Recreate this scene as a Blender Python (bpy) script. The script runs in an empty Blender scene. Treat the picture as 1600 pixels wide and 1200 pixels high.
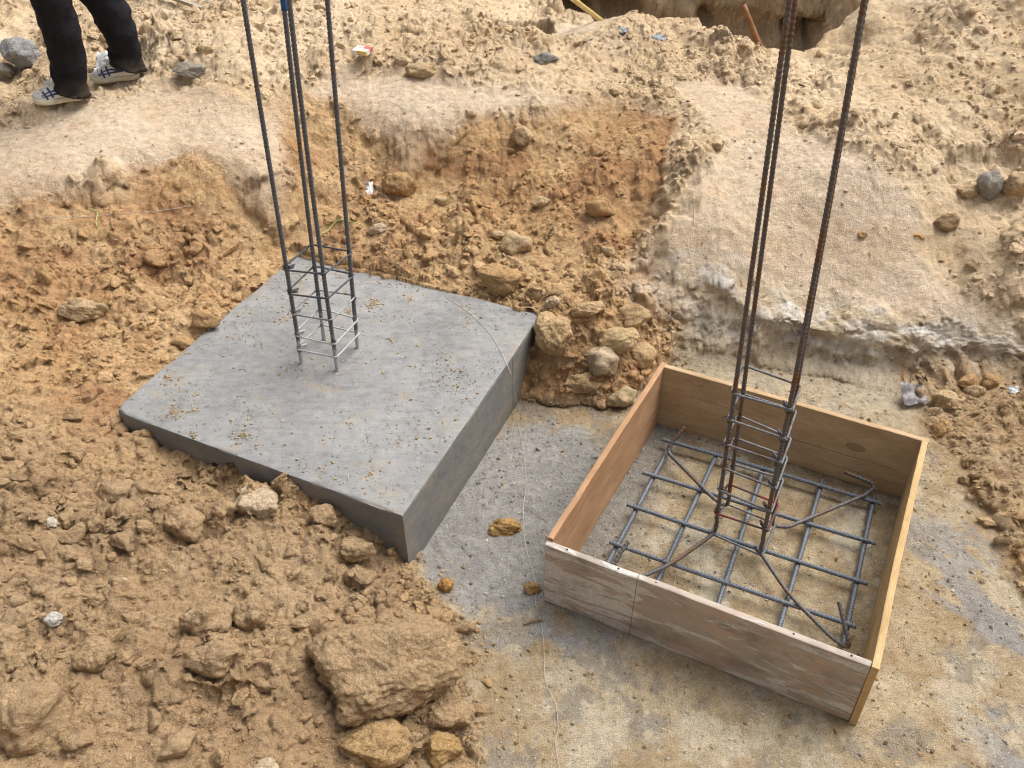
import bpy, math, random
import numpy as np
from mathutils import Vector, Matrix

rng = np.random.default_rng(11)
random.seed(11)
scene = bpy.context.scene
COL = scene.collection

# ------------------------------------------------------------------ camera
F, PITCH, ROLL, H = 1439.14, 0.69179, -0.0177, 2.49697      # measured from the photograph (1600 px wide)
_cp, _sp = math.cos(PITCH), math.sin(PITCH)
fw = np.array([0, _cp, -_sp]); _r = np.array([1, 0, 0.]); _u = np.array([0, _sp, _cp])
cr_, sr_ = math.cos(ROLL), math.sin(ROLL)
rt = cr_ * _r + sr_ * _u; up = -sr_ * _r + cr_ * _u

def ray(x, y):
    return fw + (x - 800) / F * rt - (y - 600) / F * up

def un(x, y, z):
    d = ray(x, y); t = (z - H) / d[2]
    return np.array([d[0] * t, d[1] * t, z])

def on_y(x, y, Y):                       # point of the ray on the vertical plane Y = const
    d = ray(x, y); t = Y / d[1]
    return np.array([d[0] * t, Y, H + d[2] * t])

cam_d = bpy.data.cameras.new("camera"); cam = bpy.data.objects.new("camera", cam_d); COL.objects.link(cam)
m = Matrix(((rt[0], up[0], -fw[0], 0), (rt[1], up[1], -fw[1], 0), (rt[2], up[2], -fw[2], H), (0, 0, 0, 1)))
cam.matrix_world = m
cam_d.sensor_width = 36; cam_d.lens = F / 1600 * 36; cam_d.clip_start = 0.05; cam_d.clip_end = 500
scene.camera = cam

# ------------------------------------------------------------------ noise
PT = rng.integers(0, 1 << 30, 4096).astype(np.int64)
RT = rng.random(65536)

def _h2(i, j, s):
    return ((i * 73856093) ^ (j * 19349663) ^ (s * 83492791 + 12345)) & 65535

def _h3(i, j, k, s):
    return ((i * 73856093) ^ (j * 19349663) ^ (k * 49979687) ^ (s * 83492791 + 777)) & 65535

def _q(t):
    return t * t * t * (t * (t * 6 - 15) + 10)

def vn2(x, y, s=0):
    xi = np.floor(x).astype(np.int64); yi = np.floor(y).astype(np.int64)
    u = _q(x - xi); v = _q(y - yi)
    a = RT[_h2(xi, yi, s)]; b = RT[_h2(xi + 1, yi, s)]; c = RT[_h2(xi, yi + 1, s)]; d = RT[_h2(xi + 1, yi + 1, s)]
    return (a + (b - a) * u) * (1 - v) + (c + (d - c) * u) * v

def fbm2(x, y, o=4, s=0, g=0.5, l=2.03):
    r = 0; a = 1; n = 0
    for k in range(o):
        r = r + a * (vn2(x, y, s + k * 17) * 2 - 1); n += a
        x, y = (x * 0.8 - y * 0.6) * l, (x * 0.6 + y * 0.8) * l; a *= g
    return r / n

def vn3(x, y, z, s=0):
    xi = np.floor(x).astype(np.int64); yi = np.floor(y).astype(np.int64); zi = np.floor(z).astype(np.int64)
    u = _q(x - xi); v = _q(y - yi); w = _q(z - zi); r = 0
    for dx in (0, 1):
        for dy in (0, 1):
            for dz in (0, 1):
                r = r + RT[_h3(xi + dx, yi + dy, zi + dz, s)] * (u if dx else 1 - u) * (v if dy else 1 - v) * (w if dz else 1 - w)
    return r

def fbm3(p, o=4, s=0, f=1.0, g=0.5):
    r = 0; a = 1; n = 0
    for k in range(o):
        q = p * f + k * 7.31
        r = r + a * (vn3(q[..., 0], q[..., 1], q[..., 2], s + k * 13) * 2 - 1); n += a; f *= 2.07; a *= g
    return r / n

def worley(x, y, s=0):
    """F1, F2, random of the nearest cell, offset from its centre"""
    xi = np.floor(x).astype(np.int64); yi = np.floor(y).astype(np.int64)
    f1 = np.full(x.shape, 9.0); f2 = f1.copy(); cid = np.zeros(x.shape, np.int64); ox = np.zeros(x.shape); oy = ox.copy()
    for dx in (-1, 0, 1):
        for dy in (-1, 0, 1):
            a = xi + dx; b = yi + dy
            h = _h2(a, b, s)
            ex = x - (a + RT[h]); ey = y - (b + RT[(h * 31 + 7) & 65535])
            d = ex * ex + ey * ey
            c = d < f1
            f2 = np.where(c, f1, np.minimum(f2, d)); f1 = np.where(c, d, f1)
            cid = np.where(c, h, cid); ox = np.where(c, ex, ox); oy = np.where(c, ey, oy)
    return np.sqrt(f1), np.sqrt(f2), cid, ox, oy

def smooth(a, b, x):
    t = np.clip((x - a) / (b - a), 0, 1)
    return t * t * (3 - 2 * t)

def sd_poly(px, py, P):
    """signed distance, positive inside"""
    d = np.full(px.shape, 1e9); ins = np.zeros(px.shape, bool); n = len(P)
    for i in range(n):
        ax, ay = P[i][:2]; bx, by = P[(i + 1) % n][:2]
        ex, ey = bx - ax, by - ay; L = ex * ex + ey * ey + 1e-12
        t = np.clip(((px - ax) * ex + (py - ay) * ey) / L, 0, 1)
        d = np.minimum(d, (px - ax - t * ex) ** 2 + (py - ay - t * ey) ** 2)
        c = ((ay > py) != (by > py)) & (px < (bx - ax) * (py - ay) / (by - ay + 1e-12) + ax)
        ins ^= c
    d = np.sqrt(d)
    return np.where(ins, d, -d)

def tps(pts):
    P = np.array(pts, float); n = len(P)
    def k(r2): return 0.5 * r2 * np.log(r2 + 1e-9)
    r2 = (P[:, None, 0] - P[None, :, 0]) ** 2 + (P[:, None, 1] - P[None, :, 1]) ** 2
    A = np.zeros((n + 3, n + 3)); A[:n, :n] = k(r2) + np.eye(n) * 2e-3
    A[:n, n] = 1; A[:n, n + 1:] = P[:, :2]; A[n, :n] = 1; A[n + 1:, :n] = P[:, :2].T
    w = np.linalg.solve(A, np.r_[P[:, 2], 0, 0, 0])
    def f(x, y):
        r = w[n] + w[n + 1] * x + w[n + 2] * y
        for i in range(n):
            r = r + w[i] * k((x - P[i, 0]) ** 2 + (y - P[i, 1]) ** 2)
        return r
    return f

# ------------------------------------------------------------------ known footprints
HF, HS = 0.2913, 0.2801
FORM = [un(852, 847, HF), un(1374, 1042, HF), un(1451, 685, HF), un(1032, 567, HF)]     # FL FR BR BL, outer
SLAB = [un(176, 641, HS), un(629, 806, HS), un(847, 490, HS), un(462, 398, HS)]         # left, front, right, back

# ------------------------------------------------------------------ terrain, coarse layers
LOW = [un(*p) for p in [
    (640, 885, 0), (700, 960, 0), (748, 1000, 0), (748, 1080, 0), (738, 1140, 0), (728, 1199, 0),
    (760, 850, -.12), (900, 1000, -.15), (900, 1199, -.15), (850, 800, -.15), (760, 740, -.08), (1200, 1150, -.15),
    (200, 692, .17), (290, 722, .15), (350, 765, .11), (450, 772, .17), (560, 825, .11), (618, 868, .03),
    (100, 700, .26), (0, 650, .30), (300, 820, .18), (200, 900, .20), (0, 900, .27), (0, 1150, .20), (200, 1100, .20),
    (400, 900, .17), (450, 1050, .17), (400, 1180, .15), (600, 1020, .11), (580, 1180, .06), (600, 920, .07), (670, 1080, .05),
    (150, 600, .27), (240, 540, .275), (330, 462, .29), (100, 550, .30), (0, 500, .36), (0, 400, .45), (200, 450, .35), (300, 380, .38), (430, 370, .34),
    (100, 335, .53), (200, 290, .56), (330, 290, .55), (430, 300, .50), (480, 215, .60), (550, 290, .44), (700, 270, .46), (800, 225, .57), (700, 235, .55), (950, 220, .58), (1020, 270, .53),
    (700, 350, .37), (850, 350, .38), (950, 380, .37), (600, 405, .31), (500, 385, .32), (750, 432, .30), (850, 462, .29), (930, 430, .32),
    (870, 555, .20), (900, 510, .27), (960, 490, .26), (1000, 525, .17), (930, 600, .07), (980, 635, .01), (1015, 575, .04), (860, 605, .05), (900, 645, -.04), (1010, 670, -.1), (1045, 585, -.03),
    (1200, 620, -.1), (1200, 800, -.2), (1380, 640, -.03),
    (1480, 645, .03), (1580, 625, .08), (1560, 740, .05), (1495, 720, .008), (1599, 850, .03), (1525, 840, -.01), (1599, 960, -.02), (1450, 900, -.1), (1550, 1150, -.12)]]
LOW += [np.array(p) for p in [(-2.2, 1.2, .25), (-3, 2.5, .4), (-3.5, 4, .6), (-.6, .8, .15), (-1.5, .5, .4), (.5, .6, .1), (1.6, .5, .1), (0, 0, .8), (-2, -.2, .8), (2, 0, .7), (2.4, 2.2, .25), (2.6, 1.4, .2), (3, 1, .4),
    (0, -1, .9), (-4, 0, .8), (4, 0, .8), (4, 3, .6), (.8, 3.6, .2), (1.6, 3.3, .1)]]
UPP = [un(*p) for p in [
    (0, 330, .60), (0, 250, .67), (100, 200, .71), (200, 170, .73), (330, 225, .66), (300, 150, .74), (450, 150, .70), (90, 168, .72), (190, 128, .745), (40, 130, .66), (20, 80, .72),
    (150, 60, .77), (350, 80, .86), (420, 130, .76), (600, 80, .80), (500, 20, .86), (250, 30, .80), (330, 130, .79),
    (410, 285, .6), (600, 165, .70), (700, 175, .69), (800, 165, .70), (1000, 165, .68), (1060, 200, .66), (1060, 280, .6), (1020, 350, .5), (1000, 400, .40),
    (700, 120, .75), (750, 40, .82), (850, 110, .73), (870, 60, .72), (900, 38, .68), (930, 70, .77), (985, 30, .85), (1040, 62, .78), (1100, 68, .765), (1180, 87, .70), (1250, 104, .64), (1100, 150, .70), (1200, 170, .68), (1250, 250, .62), (1350, 250, .66),
    (1150, 300, .55), (1150, 380, .43), (1100, 420, .34), (1060, 440, .30), (1300, 400, .37), (1300, 465, .25), (1200, 440, .29), (1450, 450, .31), (1590, 525, .19), (1590, 400, .45), (1500, 410, .38), (1550, 345, .50), (1500, 300, .55), (1450, 200, .70),
    (1590, 200, .70), (1590, 290, .58), (1400, 100, .80), (1590, 50, .93), (1500, 0, .98), (1330, 50, .78),
    (1030, 470, .25), (1120, 480, .25), (1200, 496, .22), (1300, 528, .18), (1400, 552, .15), (1500, 556, .15), (1590, 560, .16)]]
UPP += [np.array(p) for p in [(-3.4, 3.4, .6), (-4, 5, .8), (-3, 7, .9), (-1, 7, .9), (.2, 6.6, .9), (1.2, 6.5, .95), (2.4, 6.2, 1.1), (4, 7, 1.2), (4, 5, 1.0), (3.2, 3, .45), (4, 2, .6), (0, 9, .9), (-5, 9, .9), (5, 9, 1.1), (2.8, 2.4, .22), (.6, 3.0, .12), (1.2, 2.8, .05)]]
EXC = [np.array(p) for p in [(-7., 3.2), (-3.4, 3.4)]] + [un(*p) for p in [   # rim of the excavation
    (-60, 322, .61), (0, 300, .62), (80, 285, .64), (172, 262, .655), (185, 240, .66), (260, 232, .66), (330, 228, .66), (362, 250, .65), (405, 285, .6), (440, 262, .61), (458, 180, .68), (478, 152, .70), (530, 148, .7), (600, 158, .7),
    (640, 190, .68), (700, 182, .69), (760, 165, .7), (850, 172, .69), (925, 160, .69), (1000, 163, .68), (1045, 190, .66), (1052, 250, .62), (1040, 300, .58), (1012, 345, .52), (1000, 395, .44), (955, 430, .34),
    (965, 470, .27), (1020, 540, .06), (1050, 566, 0), (1100, 562, 0), (1200, 573, 0), (1300, 593, 0), (1380, 606, .0), (1440, 606, .03), (1500, 592, .06), (1600, 588, .1), (1700, 600, .12)]] + [np.array(p) for p in [(3.2, 2.2), (4.5, .8), (4.5, -6), (-7, -6)]]
CLIFF = [un(*p) for p in [(955, 430, .34), (1000, 395, .40), (1100, 385, .41), (1300, 410, .39), (1450, 430, .39), (1600, 470, .36), (1700, 600, .12), (1600, 640, .0), (1440, 650, 0), (1300, 640, 0), (1100, 600, 0), (1020, 580, 0), (960, 500, .2)]]
PATHS = [   # smooth trodden earth
    [un(*p) for p in [(-80, 330, .62), (-80, 215, .68), (60, 185, .71), (230, 135, .74), (330, 135, .76), (420, 175, .7), (520, 120, .72), (640, 125, .73), (760, 140, .71), (900, 158, .69), (760, 172, .7), (640, 200, .68), (470, 180, .68), (420, 290, .6), (330, 240, .66), (180, 262, .65)]],
    [un(*p) for p in [(1040, 130, .72), (1150, 125, .71), (1230, 190, .67), (1330, 240, .66), (1430, 290, .62), (1500, 390, .48), (1600, 440, .42), (1600, 520, .28), (1450, 470, .32), (1300, 455, .30), (1130, 430, .34), (1010, 410, .38), (1060, 320, .53), (1130, 230, .63), (1090, 170, .69)]],
    [un(*p) for p in [(850, 50, .7), (960, 36, .66), (980, 50, .75), (900, 62, .73)]]]
TRENCH = [np.array(p) for p in [(.22, 6.2), (1.0, 5.95), (1.86, 5.50), (1.88, 5.22), (1.6, 5.04), (1.2, 5.08), (.75, 5.25), (.30, 5.75)]]
RIGHTSOIL = [un(*p) for p in [(1415, 600, 0), (1460, 690, 0), (1500, 760, 0), (1540, 830, 0), (1600, 880, 0), (1700, 900, 0), (1720, 580, .1), (1560, 585, .08)]]

cx = np.arange(-6, 6.01, .02); cy = np.arange(-2, 10.01, .02)
CX, CY = np.meshgrid(cx, cy, indexing='ij')
def tps_grid(pts):
    gx = np.arange(-6, 6.3, .1); gy = np.arange(-2, 10.3, .1)
    GX, GY = np.meshgrid(gx, gy, indexing='ij')
    return (gx[0], gy[0], .1, np.clip(tps(pts)(GX, GY), -.3, 1.4))
def samp(g, x, y):
    x0, y0, st, A = g
    u = np.clip((x - x0) / st, 0, A.shape[0] - 1.001); v = np.clip((y - y0) / st, 0, A.shape[1] - 1.001)
    i = u.astype(np.int64); j = v.astype(np.int64); u = u - i; v = v - j
    return (A[i, j] * (1 - u) + A[i + 1, j] * u) * (1 - v) + (A[i, j + 1] * (1 - u) + A[i + 1, j + 1] * u) * v
def cg(A): return (cx[0], cy[0], .02, A)
gLOW = tps_grid(LOW); gUPP = tps_grid(UPP)
gEXC = cg(sd_poly(CX, CY, EXC)); gSLAB = cg(sd_poly(CX, CY, SLAB)); gFORM = cg(sd_poly(CX, CY, FORM))
gCLI = cg(sd_poly(CX, CY, CLIFF)); gTR = cg(sd_poly(CX, CY, TRENCH)); gRS = cg(sd_poly(CX, CY, RIGHTSOIL))
gPATH = cg(np.max([sd_poly(CX, CY, P) for P in PATHS], axis=0))
def grad_grid(g):
    gx, gy = np.gradient(g[3], .02)
    return cg(gx), cg(gy)
gEX, gEY = grad_grid(gEXC)

def clods(x, y, s, seed, flat=.0):
    """one size of lumps in a loose heap: tilted, domed cells with gaps"""
    wx = x + s * .35 * fbm2(x / s * 1.3, y / s * 1.3, 2, seed + 5); wy = y + s * .35 * fbm2(x / s * 1.3 + 9, y / s * 1.3, 2, seed + 6)
    f1, f2, cid, ox, oy = worley(wx / s, wy / s, seed)
    a = RT[(cid * 7 + 3) & 65535]; tx = RT[(cid * 11 + 5) & 65535] - .5; ty = RT[(cid * 13 + 9) & 65535] - .5
    a = np.clip((a - .35) / .65, 0, 1)
    edge = np.clip((f2 - f1) * 3.4, 0, 1)
    dome = np.clip(edge * (2 - edge), 0, 1) ** .7
    return s * a * dome * (.40 + 1.5 * (tx * ox + ty * oy)), a

def terrain(x, y):
    """height, colour, cloddiness and overhang shift at world points"""
    nz = fbm2(x * 6, y * 6, 4, 3); nb = fbm2(x * 1.7 + 5, y * 1.7, 3, 4); nf = fbm2(x * 22, y * 22, 3, 6)
    ex = samp(gEXC, x, y); cl = samp(gCLI, x, y); pa = samp(gPATH, x, y); tr = samp(gTR, x, y); sl = samp(gSLAB, x, y); fo = samp(gFORM, x, y); rs = samp(gRS, x, y)
    lo = samp(gLOW, x, y); hi = samp(gUPP, x, y)
    clm = smooth(-.06, .1, cl)                                         # in the cliff band
    dex = ex + (.075 - .05 * clm) * nz + .022 * nf + (.09 - .08 * clm) * fbm2(x * 2.6 + 4, y * 2.6, 2, 11)
    wid = (.19 + .10 * nb) * (1 - clm) + clm * (.10 + .20 * smooth(1.08, .85, x))
    upm = smooth(0, 1, (-dex + wid * .3) / wid)                        # 1 on the upper ground
    lipm = smooth(-.012, .022, -dex + wid * .30)
    upm = np.where(clm > .3, upm, .62 * upm + .38 * lipm * upm ** .3)
    # low ground: soil lies over the levelled floor
    soil = lo + .03 * nz + .012 * nf + .02 * nb
    floor_h = .004 * fbm2(x * 5, y * 5, 4, 41) + .0025 * fbm2(x * 40, y * 40, 3, 42)
    fm = smooth(-.01, .02, soil - floor_h)                             # soil present
    fm = fm * (1 - smooth(-.05, -.0, fo))
    low_h = floor_h + np.maximum(soil - floor_h, 0) * (1 - smooth(-.05, 0, fo))
    # cloddiness
    path = smooth(-.05, .06, pa + .05 * nz)
    cu = .70 * (1 - path) * (1 - .35 * smooth(1.2, 1.6, x)) + .07
    cu = np.where(cl > 0, np.minimum(cu, .16), cu)
    dens = smooth(-.45, .35, fbm2(x * 2.6 + 3, y * 2.6, 3, 8))
    bowl = 1.0
    bowl = .30 + .70 * np.maximum(smooth(.08, .42, dex), smooth(3.75, 3.4, y))
    c = upm * cu * (.4 + .6 * dens) + (1 - upm) * fm * bowl * (.4 + .6 * dens)
    far = 1 - smooth(5.2, 7.0, np.maximum(np.abs(x) * 1.6, np.abs(y - 2.5)))
    h = low_h * (1 - upm) + (hi + .018 * nb + .012 * nz) * upm
    # clod relief
    h1, _ = clods(x, y, .17, 21); h2, _ = clods(x, y, .085, 22); h3, _ = clods(x, y, .042, 23); h4, _ = clods(x, y, .02, 24)
    rel = np.maximum(h1 * (.75 + .35 * smooth(2.5, 1.9, y + .5 * x)) * smooth(.25, .8, dens), h2 * 1.0) + h3 * .95 + h4 * .9
    def bil(f, o, sd): return np.abs(fbm2(x * f + sd, y * f, o, sd, .6))
    hb0 = h.copy()
    fgm = smooth(2.5, 1.9, y + .5 * x)                                     # the front heap is finer and smoother
    patch = smooth(-.22, .30, fbm2(x * 3.2 + 1, y * 3.2, 3, 44))
    soilc = c * (.22 + .78 * patch) * (1 - .15 * fgm)
    bl = .16 * bil(4.5, 4, 91) + .08 * bil(10, 3, 92) + .040 * bil(22, 2, 93) + .020 * bil(40, 1, 94)
    h = h + c * rel * .8 + soilc * (bl - .045) + c * .006 * fbm2(x * 62, y * 62, 1, 95)
    h = h + upm * (1 - path) * (1 - clm) * smooth(.6, 1.2, np.abs(x)) * .11 * (bil(1.9, 4, 97) - .2)
    # fine crumbs everywhere
    h = h + (.0008 + .003 * c) * fbm2(x * 55, y * 55, 1, 31) + (.002 + .003 * c) * fbm2(x * 26, y * 26, 2, 33)
    # ruts and small ledges of the trodden ground
    h = h + upm * path * (.010 * fbm2(x * 4, y * 4, 4, 35) + .004 * nf)
    # rocky face
    rock = clm * smooth(.06, -.02, dex) * smooth(-.42, -.12, -(-ex) if False else ex)
    rf = np.abs(fbm2(x * 6, y * 6, 5, 51, .5)); f1, f2, cid, ox, oy = worley(x * 9 + .6 * nz, y * 9 + .6 * nf, 52)
    h = h + rock * upm * (-.008 + .035 * rf + .012 * (RT[cid] - .5) + .007 * fbm2(x * 24, y * 24, 4, 53, .6))
    # trench and hole beyond the heap
    tm = smooth(-.09, .07, tr + .03 * nz + .01 * nf)
    h = h * (1 - tm) + (.44 + .03 * nz + .02 * nf) * tm
    hp = un(832, 58, .68); hd = np.sqrt(((x - hp[0]) / .16) ** 2 + ((y - hp[1]) / .13) ** 2) + .25 * nz
    hm = smooth(1.0, .75, hd); h = h * (1 - hm) + (h - .22) * hm
    rp = un(1580, 160, .9); hd = np.sqrt(((x - rp[0]) / .22) ** 2 + ((y - rp[1]) / .10) ** 2) + .4 * nz
    hm2 = smooth(1.0, .6, hd); h = h - .05 * hm2
    # under the cast block and in the form
    h = np.where(sl > .012, np.minimum(h, .16), np.where(sl > -.01, np.minimum(h, HS + .012), h))
    h = h * far + (1 - far) * (.75 + .12 * nb)
    # overhang: the rock is hollow near its foot
    ov = clm * smooth(.05, -.01, ex) * smooth(-.3, -.1, ex) * np.clip(smooth(.005, .05, h) * smooth(.24, .10, h), 0, 1)
    ov = ov * (.06 + .05 * fbm2(x * 1.6 + 2, y * .1, 1, 61)) * smooth(.98, 1.2, x)
    tv = smooth(-.3, -.02, tr) * smooth(.06, -.02, tr) * smooth(.42, .5, h) * smooth(.68, .58, h) * smooth(5.35, 5.5, y)
    sx = -samp(gEX, x, y) * ov; sy = -samp(gEY, x, y) * ov + tv * .45 * smooth(-.35, .0, fbm2(x * 2.3 + 1.7, y * .1, 2, 62))
    # colours (albedo)
    x0_, y0_ = x, y
    hs_ = hb0 * (1 - tm) + .4 * tm; x = x0_ + .75 * hs_; y = y0_ + 1.15 * hs_                 # so that patches do not smear down steep faces
    def C(r, g, b): return np.stack([np.full(x.shape, r), np.full(x.shape, g), np.full(x.shape, b)], -1)
    def mix(a, b, t): return a + (b - a) * np.clip(t, 0, 1)[..., None]
    n1 = fbm2(x * 3.1, y * 3.1, 4, 71); n2 = fbm2(x * 14, y * 14, 4, 72); n3 = fbm2(x * 36, y * 36, 2, 73)
    brown = mix(C(.485, .295, .138), C(.575, .395, .215), .5 + .9 * n1 + .5 * n2)
    brown = mix(brown, C(.385, .205, .095), smooth(.0, .45, fbm2(x * 2.4 + 8, y * 2.4, 4, 74, .6)) * .75)
    fg = smooth(2.6, 1.9, y + .25 * n1 + .35 * x)                           # the heap in front is duller
    brown = mix(brown, mix(C(.455, .325, .19), C(.365, .245, .135), .5 + n1 + .5 * n2), fg)
    tan = mix(C(.71, .58, .435), C(.65, .505, .355), .5 + .9 * n1 + .4 * n2)
    tan = mix(tan, C(.54, .38, .25), smooth(.25, .6, n2 + .3 * n1) * .45)
    heap = mix(C(.72, .565, .385), C(.62, .46, .285), .5 + 1.0 * n1 + .6 * n2)
    upc = mix(heap, tan, path)
    rockc = mix(C(.60, .53, .43), C(.70, .66, .60), .5 + 1.2 * n2); rockc = mix(rockc, C(.36, .34, .31), smooth(.1, .5, fbm2(x * 5, y * 5 + 3, 4, 75)) * .75)
    rockc = mix(rockc, C(.50, .38, .23), smooth(.0, .4, fbm2(x * 7, y * 7 + 3, 4, 76)) * .6)
    upc = mix(upc, rockc, clm * smooth(-.34, -.10, ex + .16 * n1 + .1 * n2))
    # the floor: grey lean concrete, smeared with soil
    grey = mix(C(.33, .325, .315), C(.245, .242, .24), .5 + .9 * n2); buff = mix(C(.46, .375, .25), C(.34, .25, .145), .5 + 1.1 * n2 + .4 * n1)
    pale = C(.60, .55, .44)
    g1 = un(740, 760, 0); g2 = un(1500, 950, 0)
    gm = np.maximum(smooth(.75, .25, np.sqrt(((x - .02) / .85) ** 2 + ((y - 2.25) / 1.05) ** 2) + .16 * n1 + .15 * n2), 0)
    sm_ = fbm2((x * .6 - y * .8) * 2.2 + .5 * n2, (x * .8 + y * .6) * 7, 5, 77, .62)
    gr = smooth(-.02, .16, sm_) * smooth(1.25, 1.45, x + .1 * n1) * smooth(2.5, 2.1, y)
    fc = mix(buff, pale, smooth(.02, .30, fbm2(x * 5 + 1, y * 5, 5, 78, .66)) * .42)
    fc = mix(fc, C(.22, .20, .175), smooth(.10, .28, fbm2(x * 8 + 1, y * 8, 4, 79, .68)) * .6)
    fc = mix(fc, grey, np.maximum(smooth(.2, .75, gm + .35 * fbm2(x * 9, y * 9, 4, 82, .65)) * .95, gr * .8))
    inf = smooth(-.005, .01, fo)
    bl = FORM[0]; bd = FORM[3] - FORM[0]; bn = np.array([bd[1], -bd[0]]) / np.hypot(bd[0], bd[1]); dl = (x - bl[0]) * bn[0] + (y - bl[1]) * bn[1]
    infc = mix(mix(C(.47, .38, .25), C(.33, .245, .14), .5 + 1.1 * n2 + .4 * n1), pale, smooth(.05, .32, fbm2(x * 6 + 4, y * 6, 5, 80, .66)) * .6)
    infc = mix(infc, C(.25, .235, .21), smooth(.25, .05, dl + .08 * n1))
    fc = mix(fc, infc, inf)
    fc = mix(fc, C(.46, .36, .24), smooth(.05, -.25, -ex + .1 * n1 - .25) * 0)
    lowc = mix(fc, brown, fm)
    rsm = smooth(-.06, .05, rs + .06 * n1); lowc = mix(lowc, mix(C(.46, .34, .21), C(.38, .26, .14), .5 + n2), rsm * .85)
    nearc = smooth(.30, .05, ex + .1 * n1) * smooth(.7, .9, x) * (1 - fm)     # dusty strip at the foot of the rock
    lowc = mix(lowc, C(.48, .41, .30), nearc * .7)
    col = mix(lowc, upc, np.where(clm > .3, upm, smooth(-.045, .03, -dex + .03 * nf + .015)))
    scarp = np.exp(-((dex + .01) / .05) ** 2) * (1 - clm) * smooth(-.1, .3, n1 + .2)
    col = mix(col, C(.42, .25, .14), scarp * .3)
    col = mix(col, C(.40, .29, .18), tm * .8); col = mix(col, C(.33, .22, .13), hm * .6)
    col = col * (1 + .10 * n3[..., None] + .08 * n2[..., None])
    return h, np.clip(col, .02, .8), c, sx, sy, fm * (1 - upm), upm, path

# ------------------------------------------------------------------ materials
def nodes_of(name):
    mt = bpy.data.materials.new(name); mt.use_nodes = True
    nt = mt.node_tree; b = nt.nodes['Principled BSDF']
    return mt, nt, b
class NT:
    def __init__(s, name, rough=.9, spec=.2, metal=0):
        s.m, s.t, s.b = nodes_of(name)
        s.b.inputs['Roughness'].default_value = rough; s.b.inputs['Specular IOR Level'].default_value = spec; s.b.inputs['Metallic'].default_value = metal
    def n(s, kind, **kw):
        d = s.t.nodes.new(kind)
        for k, v in kw.items():
            if k in d.inputs.keys() if hasattr(d.inputs, 'keys') else False: d.inputs[k].default_value = v
            else: setattr(d, k, v)
        return d
    def l(s, a, b): s.t.links.new(a, b)
    def coord(s, kind='Object'):
        return s.n('ShaderNodeTexCoord').outputs[kind]
    def mapped(s, src, scale=(1, 1, 1)):
        m_ = s.n('ShaderNodeMapping'); m_.inputs['Scale'].default_value = scale; s.l(src, m_.inputs['Vector']); return m_.outputs['Vector']
    def noise(s, vec, scale, detail=4, rough=.6, dist=0):
        d = s.n('ShaderNodeTexNoise'); d.inputs['Scale'].default_value = scale; d.inputs['Detail'].default_value = detail; d.inputs['Roughness'].default_value = rough; d.inputs['Distortion'].default_value = dist
        s.l(vec, d.inputs['Vector']); return d.outputs['Fac']
    def ramp(s, fac, stops):
        d = s.n('ShaderNodeValToRGB'); e = d.color_ramp.elements
        while len(e) < len(stops): e.new(.5)
        for q, (p, c) in zip(e, stops):
            q.position = p; q.color = (*c, 1) if len(c) == 3 else c
        s.l(fac, d.inputs['Fac']); return d.outputs['Color']
    def mix(s, fac, a, b, mode='MIX'):
        d = s.n('ShaderNodeMix', data_type='RGBA', blend_type=mode)
        for sock, v in ((d.inputs[0], fac), (d.inputs[6], a), (d.inputs[7], b)):
            if hasattr(v, 'node'): s.l(v, sock)
            elif isinstance(v, (int, float)): sock.default_value = v
            else: sock.default_value = (*v, 1)
        return d.outputs[2]
    def math(s, op, a, b=0.0, clamp=False):
        d = s.n('ShaderNodeMath', operation=op, use_clamp=clamp)
        for sock, v in ((d.inputs[0], a), (d.inputs[1], b)):
            if hasattr(v, 'node'): s.l(v, sock)
            else: sock.default_value = v
        return d.outputs[0]
    def mapr(s, v, a, b, c=0, d_=1):
        d = s.n('ShaderNodeMapRange'); s.l(v, d.inputs[0])
        for i, q in enumerate((a, b, c, d_)): d.inputs[1 + i].default_value = q
        return d.outputs[0]
    def bump(s, h, dist, strength=1.0, nrm=None):
        d = s.n('ShaderNodeBump'); d.inputs['Strength'].default_value = strength; d.inputs['Distance'].default_value = dist
        s.l(h, d.inputs['Height'])
        if nrm: s.l(nrm, d.inputs['Normal'])
        return d.outputs['Normal']
    def out(s, col=None, nrm=None, rough=None):
        if col is not None:
            if hasattr(col, 'node'): s.l(col, s.b.inputs['Base Color'])
            else: s.b.inputs['Base Color'].default_value = (*col, 1)
        if nrm is not None: s.l(nrm, s.b.inputs['Normal'])
        if rough is not None: s.l(rough, s.b.inputs['Roughness'])
        return s.m

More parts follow.
